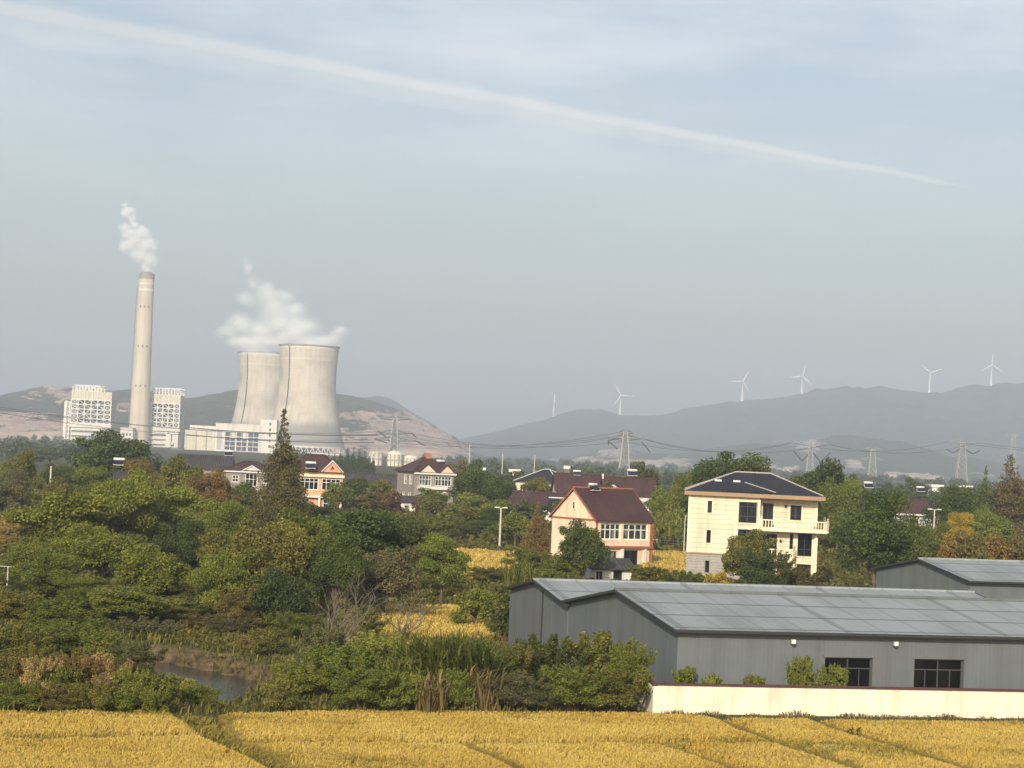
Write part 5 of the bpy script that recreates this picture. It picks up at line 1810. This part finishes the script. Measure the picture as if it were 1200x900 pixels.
T('broad', 1155, 592, 66, 330, 'green', 'green tree directly below the tall brown conifer')
T('cone', 1180, 537, 92, 350, 'firbrown', 'tall brown conical conifer at the right edge', name='conifer')
T('spire', 1152, 549, 34, 420, 'dark', 'slim dark conifer just left of the tall brown conifer', name='conifer')
T('cone', 1206, 562, 66, 360, 'firbrown', 'brown conifer half cut by the right edge', name='conifer')
T('broad', 1085, 612, 56, 285, 'mid', 'yellow-green tree below the short white post')
T('broad', 1118, 602, 62, 300, 'yellow', 'yellow-topped tree between the short white post and the conifers')
T('broad', 1165, 606, 66, 290, 'mid', 'yellow-green tree above the orange row at the right edge')
AUT = 'orange-brown feathery tree in the autumn row above the grey shed roof'
for px, top, w, c in ((1046, 634, 34, 'orange'), (1074, 628, 44, 'olive'), (1104, 630, 46, 'orange'), (1136, 624, 48, 'brown'), (1166, 628, 46, 'orange'), (1196, 622, 50, 'brown'), (1226, 626, 48, 'orange')):
    T('broad', px, top, w, 235, c, AUT, group='autumn row of orange-brown trees')
T('broad', 1036, 640, 40, 225, 'green', 'green tree filling the gap left of the orange-brown row')
T('broad', 1024, 592, 50, 300, 'dark', 'dark tree between the big round tree and the green-windowed house')
# middle band around the brown-grey house
T('broad', 556, 541, 62, 400, 'dark', 'large dark tree right of the brown-grey house')
T('broad', 530, 538, 40, 475, 'grey', 'greyish tree touching the right roof edge of the brown-grey house')
T('broad', 507, 573, 40, 410, 'green', 'green tree in front of the brown-grey house')
T('broad', 582, 562, 60, 420, 'dark', 'dark tree below the pale house with the dark roof')
T('broad', 630, 560, 44, 470, 'olive', 'olive tree right of the pale house with the dark roof')
T('broad', 453, 574, 34, 410, 'plum', 'purplish tree at the left corner of the brown-grey house')
T('broad', 427, 577, 42, 400, 'brown', 'brown tree left of the purplish tree')
T('broad', 445, 562, 34, 430, 'olive', 'olive tree behind the brown one')
T('broad', 415, 560, 46, 420, 'dark', 'dark tree right beside the orange house')
T('broad', 493, 583, 24, 405, 'plum', 'small purplish tree by the white outbuilding')
T('broad', 505, 582, 34, 400, 'olive', 'golden-green tree behind the flat-headed road pole')
T('broad', 550, 578, 44, 385, 'mid', 'light green tree on the far side of the road')
T('broad', 585, 586, 50, 372, 'green', 'green roadside tree below the low brown roof')
T('broad', 620, 586, 46, 360, 'dark', 'dark roadside tree left of the blue-black roof')
T('broad', 396, 566, 36, 395, 'green', 'green tree hiding the right foot of the orange house')
T('layer', 560, 610, 64, 320, 'dark', 'dark hedge-like tree along the far edge of the golden field')
T('layer', 590, 616, 60, 315, 'green', 'green hedge-like tree along the far edge of the golden field')
T('bush', 480, 603, 66, 330, 'green', 'green roadside bush below the white outbuilding')
T('bush', 522, 604, 60, 310, 'mid', 'bright roadside bush below the lamp with one arm')
T('bush', 435, 600, 70, 330, 'dark', 'dark roadside bush left of the white outbuilding')
T('broad', 380, 590, 60, 290, 'dark', 'dark tree under the ground floor of the orange house')
T('broad', 716, 566, 40, 400, 'dark', 'dark tree behind the peach house roof')
T('broad', 776, 570, 40, 380, 'green', 'green tree against the right end of the long maroon roofs')
T('broad', 660, 584, 30, 360, 'green', 'green tree squeezed between the blue-black roof and the peach house')

for px, top, w, Y, c in ((556, 551, 34, 560, 'blue'), (590, 553, 36, 590, 'blue'), (612, 553, 34, 600, 'blue'), (636, 552, 36, 560, 'blue'), (572, 552, 30, 600, 'blue')):
    T('broad', px, top, w, Y, c, 'hazy tree in the row on the skyline between the two maroon-roofed houses', group='hazy trees on the middle skyline')
for px, top, w, Y in ((1096, 571, 36, 560), (1112, 572, 34, 600), (1134, 571, 36, 580), (1040, 566, 30, 640), (1060, 569, 30, 600)):
    T('broad', px, top, w, Y, 'blue', 'hazy tree in the row between the green-windowed house and the tapering pylon', group='hazy trees on the right skyline')
for px, top, w, Y in ((228, 546, 44, 520), (205, 541, 40, 540), (418, 556, 36, 590)):
    T('broad', px, top, w, Y, 'blue', 'hazy tree at the edge of the power station plain', group='hazy trees before the power station')


def far_woods():
    rng = np.random.default_rng(31)
    n = 900
    Y = 620 + 2600 * rng.random(n) ** 1.4
    X = rng.uniform(-.30, .30, n) * Y
    patch = np.array([mnoise.noise(Vector((a * .004, b * .0025, 7))) for a, b in zip(X, Y)])
    cp = 600 + X / Y * F
    clear = ((cp > 175) & (cp < 338)) | ((cp > 425) & (cp < 492))
    k = np.where(clear, Y < 900, patch > -.05)
    X, Y, clear = X[k], Y[k], clear[k]
    r = rng.uniform(2.5, 5.5, len(X)) * np.where(clear, .55, 1)
    c = np.stack([X, Y, r * .8], 1)
    c2 = c + np.stack([rng.normal(size=len(X)) * 3.5, rng.normal(size=len(X)) * 3, rng.uniform(-1, 2.0, len(X))], 1)
    cs = np.concatenate([c, c2]); rs = np.concatenate([r, r * .75])
    return leaf_cloud(cs, rs, .85, 60000, 1.9, rng)


v, q, t = far_woods()
fwo = link('far_woods', np_mesh('far_woods', v, q, M['leaf'], tint=t))
fwo.color = (.075, .10, .05, 1)
tag(fwo, 'hazy belts of trees scattered over the plain before the hills', 'woods', None, 'stuff')

# ------------------------------------------------------------------ reeds, dead shrub
def ribbons(n, base, hgt, lean, width, rng, az=None, droop=.5, tz=.55):
    """n blades of 2 quads each"""
    a = rng.uniform(0, 2 * math.pi, n) if az is None else az
    d = np.stack([np.cos(a), np.sin(a), np.zeros(n)], 1)
    s = np.stack([-np.sin(a + .6), np.cos(a + .6), np.zeros(n)], 1)
    h = hgt * rng.uniform(.7, 1.2, n)
    ln = lean * rng.uniform(.3, 1.4, n)
    p0 = base
    p1 = base + d * (h * ln * .4)[:, None] + np.array([0, 0, 1.]) * (h * .75)[:, None]
    p2 = base + d * (h * ln)[:, None] + np.array([0, 0, 1.]) * (h * (1 - droop * ln * .5))[:, None]
    w = width * rng.uniform(.7, 1.3, n)
    v = np.stack([p0 - s * (w * .4)[:, None], p0 + s * (w * .4)[:, None], p1 - s * (w * .5)[:, None], p1 + s * (w * .5)[:, None], p2 - s * (w * .12)[:, None], p2 + s * (w * .12)[:, None]], 1)
    i = np.arange(n)[:, None] * 6
    q = np.stack([i + np.array([0, 1, 3, 2]), i + np.array([2, 3, 5, 4])], 1).reshape(-1, 4)
    return v.reshape(-1, 3), q


def reed(px, top, wpx, Y, col, label, n=900, dry=.15):
    rng = np.random.default_rng(int(px * 7 + Y))
    o = base_of(px, Y)
    h = zat(px, top, Y)
    w = wpx * Y / F
    k = rng.normal(size=(n, 2)) * w * .22
    base = np.concatenate([k, rng.uniform(0, h * .35, (n, 1)) * (rng.random((n, 1)) < .5)], 1)
    v, q = ribbons(n, base, h * .72, .5, .085, rng)
    t = np.repeat(np.clip(rng.random(n) * .7 + (rng.random(n) < dry) * .4, 0, 1), 6)
    v[:, 2] *= h / v[:, 2].max()
    ob = link('reed_clump', np_mesh('reed_clump', v, q, M['leaf'], tint=t))
    ob.location = (o.x, Y, 0)
    ob.color = (*[1.4 * x for x in LEAFCOL[col]], 1)
    return tag(ob, label, 'reeds', 'tall reeds at the edge of the rice')


reed(492, 736, 56, 113, 'mid', 'tall green reed clump with pale tips, leftmost of the reeds')
reed(524, 730, 56, 112, 'mid', 'tallest bright green reed clump, beside the leftmost one')
reed(556, 738, 50, 112, 'green', 'green reed clump, rightmost of the tall reeds')
reed(505, 782, 40, 108.8, 'dry', 'dry straw reed clump below the leftmost tall reeds', 260)
T('bush', 474, 786, 50, 108.6, 'mid', 'light green bush at the rice edge left of the dry reed clump')
T('bush', 532, 782, 54, 109.6, 'green', 'green bush at the rice edge between the two dry reed clumps')
reed(560, 778, 44, 110, 'dry', 'dry straw reed clump below the rightmost tall reeds', 300)
reed(468, 760, 44, 111, 'reed', 'pale yellowish reed clump at the left of the tall reeds', 600)
reed(610, 652, 40, 200, 'reed', 'pale reeds standing above the left bay of the warehouse roof', 400)


def bare_shrub(px, top, wpx, Y, label, seed):
    rnd = random.Random(seed)
    o = base_of(px, Y)
    h = zat(px, top, Y)
    w = wpx * Y / F / 2
    m = MB()
    def grow(p, d, L, r, lev):
        pts = [p]
        dd = d.copy()
        for k in range(3):
            dd = (dd + Vector((rnd.uniform(-.25, .25), rnd.uniform(-.25, .25), rnd.uniform(-.08, .16)))).normalized()
            pts.append(pts[-1] + dd * L / 3)
        m.tube(pts, [r, r * .8, r * .6, r * .42], 5)
        if lev == 0: return
        for k in range(3 if lev > 1 else 4):
            i = rnd.choice((1, 2, 3))
            a = rnd.uniform(0, 6.28)
            nd = (dd + Vector((math.cos(a), math.sin(a), rnd.uniform(-.1, .7))) * .8).normalized()
            grow(pts[i], nd, L * rnd.uniform(.5, .75), r * .5, lev - 1)
    for k in range(6):
        a = rnd.uniform(0, 6.28)
        grow(Vector((rnd.uniform(-.2, .2), rnd.uniform(-.2, .2), 0)), Vector((math.cos(a) * w / h * 1.5, math.sin(a) * .8, .9)).normalized(), h * .6, .06, 3)
    ob = m.build('bare_shrub', M['bark_pale'])
    ob.location = (o.x, Y, 0)
    return tag(ob, label, 'bare shrub')


bare_shrub(386, 676, 90, 132, 'leafless grey shrub with spreading branches right of the creek', 4)
bare_shrub(468, 700, 50, 150, 'thin leafless tree in front of the pale stubble patch', 9)

# ------------------------------------------------------------------ rice and meadow
def inside(poly, pts):
    x, y = pts[:, 0], pts[:, 1]
    r = np.zeros(len(pts), bool)
    j = len(poly) - 1
    for i in range(len(poly)):
        xi, yi = poly[i]; xj, yj = poly[j]
        c = ((yi > y) != (yj > y)) & (x < (xj - xi) * (y - yi) / (yj - yi + 1e-12) + xi)
        r ^= c
        j = i
    return r


def rice_plot(pix, zt, dens, label, name='rice_crop', size=.62, seed=1, blades=8, edge_green=True):
    """a stand of ripe rice: a rough canopy body with tufts of drooping ears all over it"""
    rng = np.random.default_rng(seed)
    poly = [(G(x, y, zt).x, G(x, y, zt).y) for x, y in pix]
    P = np.array(poly)
    lo, hi = P.min(0), P.max(0)
    n = int((hi[0] - lo[0]) * (hi[1] - lo[1]) * dens)
    pts = rng.uniform(lo, hi, (n, 2))
    pts = pts[inside(poly, pts)]
    n = len(pts)
    # distance to the plot edge: thinner, greener, lower there
    ed = np.full(n, 9.0)
    for i in range(len(poly)):
        a = P[i]; b = P[(i + 1) % len(P)]
        d = b - a
        t = np.clip(((pts - a) @ d) / (d @ d), 0, 1)
        ed = np.minimum(ed, np.linalg.norm(pts - a - t[:, None] * d, axis=1))
    wav = np.array([mnoise.noise(Vector((p[0] * .5, p[1] * 1.3, seed))) for p in pts])
    big = np.array([mnoise.noise(Vector((p[0] * .09, p[1] * .2, seed + 4))) for p in pts])
    z = zt - .38 * size + wav * .12 * size - np.clip(.5 - ed, 0, .5) * .5
    B = np.repeat(np.concatenate([pts, z[:, None]], 1), blades, 0)
    B[:, :2] += rng.normal(size=(len(B), 2)) * .06 * size
    az = np.repeat(.6 + big * 2.2 + wav * 1.0, blades) + rng.normal(size=len(B)) * 1.1
    v, q = ribbons(len(B), B, .42 * size, .95, .034 * size, rng, az, droop=.9)
    t0 = np.clip(.55 + .55 * big + .35 * wav, 0.18, 1)
    if edge_green: t0 = t0 * np.clip(.25 + ed * 1.1, 0, 1)
    t = np.clip(np.repeat(t0, blades) + rng.normal(size=len(B)) * .10, 0, 1)
    tint = np.repeat(t, 6)
    # body
    k = len(v)
    zb = zt - .42 * size
    body = [(x, y, zb) for x, y in poly] + [(x, y, zt - 1.1) for x, y in poly]
    me = np_mesh(name, v, q, M['rice'], tint=tint)
    o = link(name, me)
    tag(o, label, 'rice field', None, 'stuff')
    m = MB()
    N_ = len(poly)
    m.add(body, [tuple(range(N_))] + [(i, (i + 1) % N_, N_ + (i + 1) % N_, N_ + i) for i in range(N_)])
    b = m.build('rice_stand', M['rice_body'], o)
    b['kind'] = 'stuff'
    return o


M['rice_body'] = surf('rice_body', (0.25, 0.17, 0.035), 0.9, 0.35, 1.2)
ZR = .30
rice_plot([(-260, 838), (-40, 830), (198, 829.5), (216, 840), (236, 856), (100, 859), (-260, 862)], ZR, 42, 'golden rice plot at the left, along the brown weeds', seed=11)
rice_plot([(-260, 864), (100, 861), (238, 858.5), (290, 880), (345, 912), (430, 960), (-260, 960)], ZR, 42, 'pale golden rice plot in the bottom left corner', seed=12)
rice_plot([(256, 832), (420, 830), (760, 832), (838, 837), (870, 852), (905, 864), (560, 865), (382, 864.5), (284, 863)], ZR, 42, 'long golden rice plot along the foot of the bushes and reeds', seed=13)
rice_plot([(301, 867), (380, 866.5), (540, 867.5), (585, 885), (640, 915), (700, 950), (430, 950), (345, 893)], ZR, 42, 'bright golden rice plot right of the weedy ditch at the bottom', seed=14)
rice_plot([(552, 867.5), (760, 867), (800, 876), (845, 892), (900, 915), (960, 950), (725, 950), (655, 914), (598, 885)], ZR, 42, 'pale rice plot at the bottom centre between two diagonal furrows', seed=15)
rice_plot([(775, 867), (905, 866.5), (950, 880), (1020, 902), (1110, 935), (1140, 950), (980, 950), (915, 914), (850, 889)], ZR, 42, 'golden rice plot at the bottom, second from the right', seed=16)
rice_plot([(846, 838), (950, 839.5), (985, 853), (1060, 875), (1140, 900), (1280, 945), (1170, 950), (1035, 902), (960, 877), (910, 862)], ZR, 42, 'deep golden rice plot between two furrows running from the wall', seed=17)
rice_plot([(958, 839.5), (1200, 843.5), (1460, 850), (1460, 960), (1300, 945), (1160, 901), (1070, 873), (990, 850)], ZR, 42, 'deep golden rice plot at the bottom right under the cream wall', seed=18)
# the fields in the village
rice_plot([(520, 640), (612, 646), (640, 668), (560, 676), (500, 660)], .9, 4.0, 'golden field behind the tall pale pole, left of the peach house', size=2.2, seed=21, edge_green=False)
rice_plot([(750, 643), (815, 646), (815, 672), (750, 668)], .9, 4.0, 'golden field between the peach house and the cream house', size=2.2, seed=22, edge_green=False)
rice_plot([(430, 708), (600, 706), (606, 742), (440, 738)], .7, 6.0, 'pale stubble field seen through the thin trees left of the warehouse', size=1.5, seed=23, edge_green=False)
rice_plot([(478, 597), (520, 596), (522, 600), (478, 601)], .9, 1.0, 'small golden strip below the road', size=3.5, seed=24, edge_green=False)


# weeds and undergrowth that cover the ground between the trees
def undergrowth():
    rng = np.random.default_rng(77)
    pts = []
    def scat(n, x0, x1, y0, y1):
        return np.stack([rng.uniform(x0, x1, n), rng.uniform(y0, y1, n)], 1)
    p = np.concatenate([scat(26000, -40, 40, 108, 185), scat(15000, -70, 80, 185, 300), scat(9000, -120, 140, 300, 470)])
    size = np.where(p[:, 1] < 185, .55, np.where(p[:, 1] < 300, .95, 1.7))
    dep, _ = creek_profile(p[:, 0], p[:, 1])
    keep = dep < 1.25
    for o in bpy.data.objects:
        if o.name.startswith('rice_crop'):
            me = [c for c in o.children][0].data
            n = len(me.vertices) // 2
            poly = [(me.vertices[i].co.x, me.vertices[i].co.y) for i in range(n)]
            keep &= ~inside(poly, p)
    # keep out of buildings and the yard
    def rect(o, yaw, x0, x1, y0, y1):
        q = p - np.array([o[0], o[1]])
        u = q @ np.array([math.cos(yaw), math.sin(yaw)]); v = q @ np.array([-math.sin(yaw), math.cos(yaw)])
        return (u > x0) & (u < x1) & (v > y0) & (v < y1)
    keep &= ~rect(bl, WYAW, -.5, 46, -.6, 32)
    keep &= ~rect(cw.location, wy, -.6, 60, -7, 1)
    keep &= ~rect(h1.location, YA, -1, 16, -1.5, 11)
    keep &= ~rect(h2.location, TH, -1, 9.5, -1, 9)
    p, size = p[keep], size[keep]
    n = len(p)
    patch = np.array([mnoise.noise(Vector((a * .07, b * .07, 3))) for a, b in p])
    hz_ = np.array([mnoise.noise(Vector((a * .25, b * .25, 9))) for a, b in p])
    c = np.concatenate([p, np.zeros((n, 1))], 1)
    c[:, 2] = size * (.25 + .3 * np.clip(hz_ + .4, 0, 1))
    dep, _ = creek_profile(p[:, 0], p[:, 1])
    c[:, 2] -= dep
    k = 9
    v, q, t = leaf_cloud(c, size * .6, .75, n * k, .5, rng, up=.5)
    V = v.reshape(-1, 4, 3)
    yy = V[:, :, 1].mean(1)
    sc = np.where(yy < 185, .62, np.where(yy < 300, 1.15, 2.1))
    ctr = V.mean(1, keepdims=True)
    V = ctr + (V - ctr) * sc[:, None, None]
    return V.reshape(-1, 3), q, t


rng = np.random.default_rng(6)
v, q, t = undergrowth()
ug = link('undergrowth', np_mesh('undergrowth', v, q, M['leaf'], tint=t))
ug.color = (.125, .125, .036, 1)
tag(ug, 'mixed green and brown weeds covering the ground', 'undergrowth', None, 'stuff')

def meadow():
    rng = np.random.default_rng(78)
    n = 60000
    p = np.stack([rng.uniform(-42, 5.6, n), 101 + 80 * rng.random(n) ** 1.25], 1)
    dep, _ = creek_profile(p[:, 0], p[:, 1])
    ey = np.interp(p[:, 0], [e[0] for e in EDGE], [e[1] for e in EDGE])
    nz = np.array([mnoise.noise(Vector((a * .35, b * .35, 2))) for a, b in p])
    k = (p[:, 1] > ey + .4) & (dep < 1.3 + nz * .9)
    dx, dy = p[:, 0] - bl.x, p[:, 1] - bl.y
    u = dx * math.cos(WYAW) + dy * math.sin(WYAW); w = -dx * math.sin(WYAW) + dy * math.cos(WYAW)
    k &= ~((u > -.4) & (w > -.4))
    p, dep, nz = p[k], dep[k], nz[k]
    b = np.concatenate([p, -dep[:, None] - .05], 1)
    v, q = ribbons(len(b), b, .55 + .35 * np.clip(nz, -.5, 1), .8, .07, rng)
    return v, q, np.repeat(np.clip(rng.random(len(b)) * .8 + nz * .3, 0, 1), 6)


v, q, t = meadow()
o = link('meadow_grass', np_mesh('meadow_grass', v, q, M['leaf'], tint=t))
o.color = (.16, .15, .045, 1)
tag(o, 'rank green and straw grass on the creek banks', 'grass', None, 'stuff')
n = 2600
s_ = rng.random(n) * 46
off = -.1 - np.abs(rng.normal(size=n)) * .6
clump = np.array([mnoise.noise(Vector((a * .6, 0, 5))) for a in s_])
cs_, sn_ = math.cos(wy), math.sin(wy)
b = np.stack([cw.location.x + s_ * cs_ - off * sn_, cw.location.y + s_ * sn_ + off * cs_, np.full(n, -.05)], 1)
hh = np.clip(.22 + .4 * clump, .05, .7)
v, q = ribbons(n, b, hh, .9, .05, rng)
o = link('dry_grass', np_mesh('dry_grass', v, q, M['leaf'], tint=np.repeat(rng.random(n), 6)))
o.color = (.20, .165, .10, 1)
tag(o, 'dry grey-brown grass along the foot of the cream wall', 'grass', None, 'stuff')

# weeds in the ditch between the left plots
rng = np.random.default_rng(5)
n = 3200
tt = rng.random(n)
ax = np.array([[G(x, y, 0.2).x, G(x, y, 0.2).y] for x, y in ((222, 832), (245, 848), (270, 865), (310, 885), (345, 900), (400, 930))])
idx = tt * (len(ax) - 1)
i0 = np.minimum(idx.astype(int), len(ax) - 2)
c = ax[i0] + (ax[i0 + 1] - ax[i0]) * (idx - i0)[:, None] + rng.normal(size=(n, 2)) * np.array([.42, .2])
base = np.concatenate([c, np.full((n, 1), -.6)], 1)
v, q = ribbons(n, base, .68, .7, .05, rng)
o = link('ditch_grass', np_mesh('ditch_grass', v, q, M['leaf'], tint=np.repeat(rng.random(n), 6)))
o.color = (.27, .23, .06, 1)
tag(o, 'green and brown grass in the ditch between the left rice plots', 'grass', None, 'stuff')

# ------------------------------------------------------------------ smoke, steam, contrail
def blob_mesh(name, blobs, mat, voxel, disp=0.0, dsc=.1, seed=0):
    """one closed hull round a set of balls, roughened"""
    import bmesh
    bm = bmesh.new()
    for (c, r) in blobs:
        bmesh.ops.create_icosphere(bm, subdivisions=3, radius=1.0, matrix=Matrix.Translation(c) @ Matrix.Diagonal((r[0], r[1], r[2], 1)))
    me = bpy.data.meshes.new(name)
    bm.to_mesh(me); bm.free()
    o = link(name, me)
    md = o.modifiers.new('r', 'REMESH')
    md.mode = 'VOXEL'
    md.voxel_size = voxel
    dg = bpy.context.evaluated_depsgraph_get()
    m2 = bpy.data.meshes.new_from_object(o.evaluated_get(dg))
    o.modifiers.clear()
    o.data = m2
    bpy.data.meshes.remove(me)
    m2.name = name
    m2.materials.clear(); m2.materials.append(mat)
    if disp:
        for v in m2.vertices:
            n = mnoise.fractal(v.co * dsc + Vector((seed, 0, 0)), .8, 2.0, 5)
            v.co += v.normal * n * disp
    for p in m2.polygons: p.use_smooth = True
    return o


def steam_mat(name, blobs, dens, warp, wscale, gain, ero, g=-.5):
    """density = soft balls of vapour, pulled about by turbulence and eroded by finer noise"""
    m, nt, out = newmat(name)
    tc = nt.nodes.new('ShaderNodeTexCoord')
    p = tc.outputs['Object']
    def nz(scale, detail):
        n = N(nt, 'TexNoise')
        n.inputs['Scale'].default_value = scale
        n.inputs['Detail'].default_value = detail
        n.inputs['Roughness'].default_value = .6
        nt.links.new(p, n.inputs['Vector'])
        return n
    def vm(op, a, b):
        n = nt.nodes.new('ShaderNodeVectorMath')
        n.operation = op
        for k, v in enumerate((a, b)):
            if v is None: continue
            if hasattr(v, 'is_linked'): nt.links.new(v, n.inputs[k])
            else: n.inputs[k].default_value = v
        return n
    w = vm('SUBTRACT', nz(wscale, 4).outputs['Color'], (.5, .5, .5)).outputs[0]
    q = vm('ADD', p, vm('MULTIPLY', w, (warp, warp, warp)).outputs[0]).outputs[0]
    f = None
    for (c, r) in blobs:
        d = vm('DIVIDE', vm('SUBTRACT', q, tuple(c)).outputs[0], tuple(r)).outputs[0]
        l = math_(nt, 'SUBTRACT', 1.0, vm('LENGTH', d, None).outputs['Value'])
        f = l if f is None else math_(nt, 'MAXIMUM', f, l)
    e = math_(nt, 'MULTIPLY', math_(nt, 'SUBTRACT', nz(wscale * 4.2, 4).outputs[0], .5), ero)
    f = math_(nt, 'MULTIPLY', math_(nt, 'ADD', math_(nt, 'ADD', f, e), -.04), gain, True)
    v = N(nt, 'VolumePrincipled')
    v.inputs['Color'].default_value = (.93, .965, .995, 1)
    v.inputs['Anisotropy'].default_value = g
    nt.links.new(math_(nt, 'MULTIPLY', math_(nt, 'MULTIPLY', f, f), dens), v.inputs['Density'])
    nt.links.new(v.outputs[0], out.inputs['Volume'])
    return m


def plume(name, p0, spec, Y, k, label, dens, warp, wscale, gain, ero, grow, voxel):
    bl_ = []
    for (px, py, w, h) in spec:
        q = W(px, py, Y) - p0
        bl_.append((q, (w * S * k, w * S * k, h * S * k)))
    hull = [(c, (r[0] * grow, r[1] * grow, r[2] * grow)) for c, r in bl_]
    o = blob_mesh(name, hull, steam_mat(name + '_air', bl_, dens, warp, wscale, gain, ero), voxel)
    o.location = p0
    return tag(o, label, name)


plume('smoke', W(171, 320, PD), ((171, 315, 9, 7), (174, 304, 13, 12), (164, 298, 14, 12), (172, 288, 14, 13), (159, 284, 15, 13), (166, 274, 13, 11), (152, 275, 12, 9), (148, 288, 10, 9), (146, 266, 9, 6), (157, 263, 7, 6), (150, 249, 9, 7), (155, 256, 6, 5), (148, 241, 5, 4)),
      PD, 1.15, 'white smoke billowing up from the mouth of the tall chimney', .15, 15, .05, 1.35, 1.15, 1.12, 1.8)
plume('steam', W(345, 405, PD), ((362, 402, 39, 14), (302, 406, 30, 12), (345, 392, 42, 20), (326, 376, 30, 24), (350, 384, 30, 22), (318, 356, 18, 20), (384, 396, 24, 9), (316, 398, 40, 13), (288, 401, 32, 12), (330, 380, 36, 18), (358, 381, 30, 14), (308, 385, 30, 16), (325, 364, 28, 16), (346, 364, 22, 13), (316, 346, 21, 15), (335, 348, 15, 12),
      (312, 334, 14, 11), (298, 332, 11, 10), (289, 318, 10, 10), (286, 308, 8, 8), (292, 352, 16, 12), (283, 380, 24, 14), (398, 391, 14, 7), (268, 390, 16, 10)),
      PD + 60, 1.12, 'white steam cloud drifting over the two cooling towers', .05, 38, .019, 1.15, 1.15, 1.12, 3.2)

# contrail: a long thin bank of ice cloud high above the haze, wide at the near end
a, e = W(-140, -18, 1.0) - CAM, W(1152, 222, 1.0) - CAM
ALT = 2600.0
A, E = CAM + a * (ALT / a.z), CAM + e * (ALT / e.z)
m = MB()
K = 110
def trail(name, r0, r1, dz, dens, parent=None, rag=.25, tip=9):
    m = MB()
    pts, rad = [], []
    for i in range(K + 1):
        t = i / K
        p = A.lerp(E, t)
        p.z += 18 * mnoise.noise(Vector((t * 12, 3, 1))) + dz * (1 - t * .8)
        r = r0 + (r1 - r0) * t
        pts.append(p)
        rad.append(max(2, r * (1 + rag * mnoise.noise(Vector((t * 34, dz, 0))) + rag * .6 * mnoise.noise(Vector((t * 80, dz, 4)))) * min(1, (1 - t) * tip) ** .7))
    m.tube(pts, rad, 16)
    return m.build(name, volume_mat(name + '_ice', (1, 1, 1), dens, -0.45), parent, True)


con = trail('contrail', 52, 25, 0, .0016, None, .3, 12)
tag(con, 'long white aircraft trail slanting across the sky', 'contrail')
trail('veil', 150, 45, -60, .0005, con, .4, 4)

# ------------------------------------------------------------------ render settings
SC.render.engine = 'CYCLES'
cy = SC.cycles
cy.max_bounces = 6
cy.diffuse_bounces = 2
cy.glossy_bounces = 2
cy.transmission_bounces = 2
cy.transparent_max_bounces = 8
cy.volume_bounces = 2
cy.use_denoising = True
cy.volume_max_steps = 256
try:
    cy.denoiser = 'OPENIMAGEDENOISE'
except Exception:
    pass
SC.view_settings.view_transform = 'Standard'
SC.view_settings.look = 'None'
SC.view_settings.exposure = 0.27
SC.view_settings.gamma = 1.0
SC.view_settings.use_curve_mapping = False
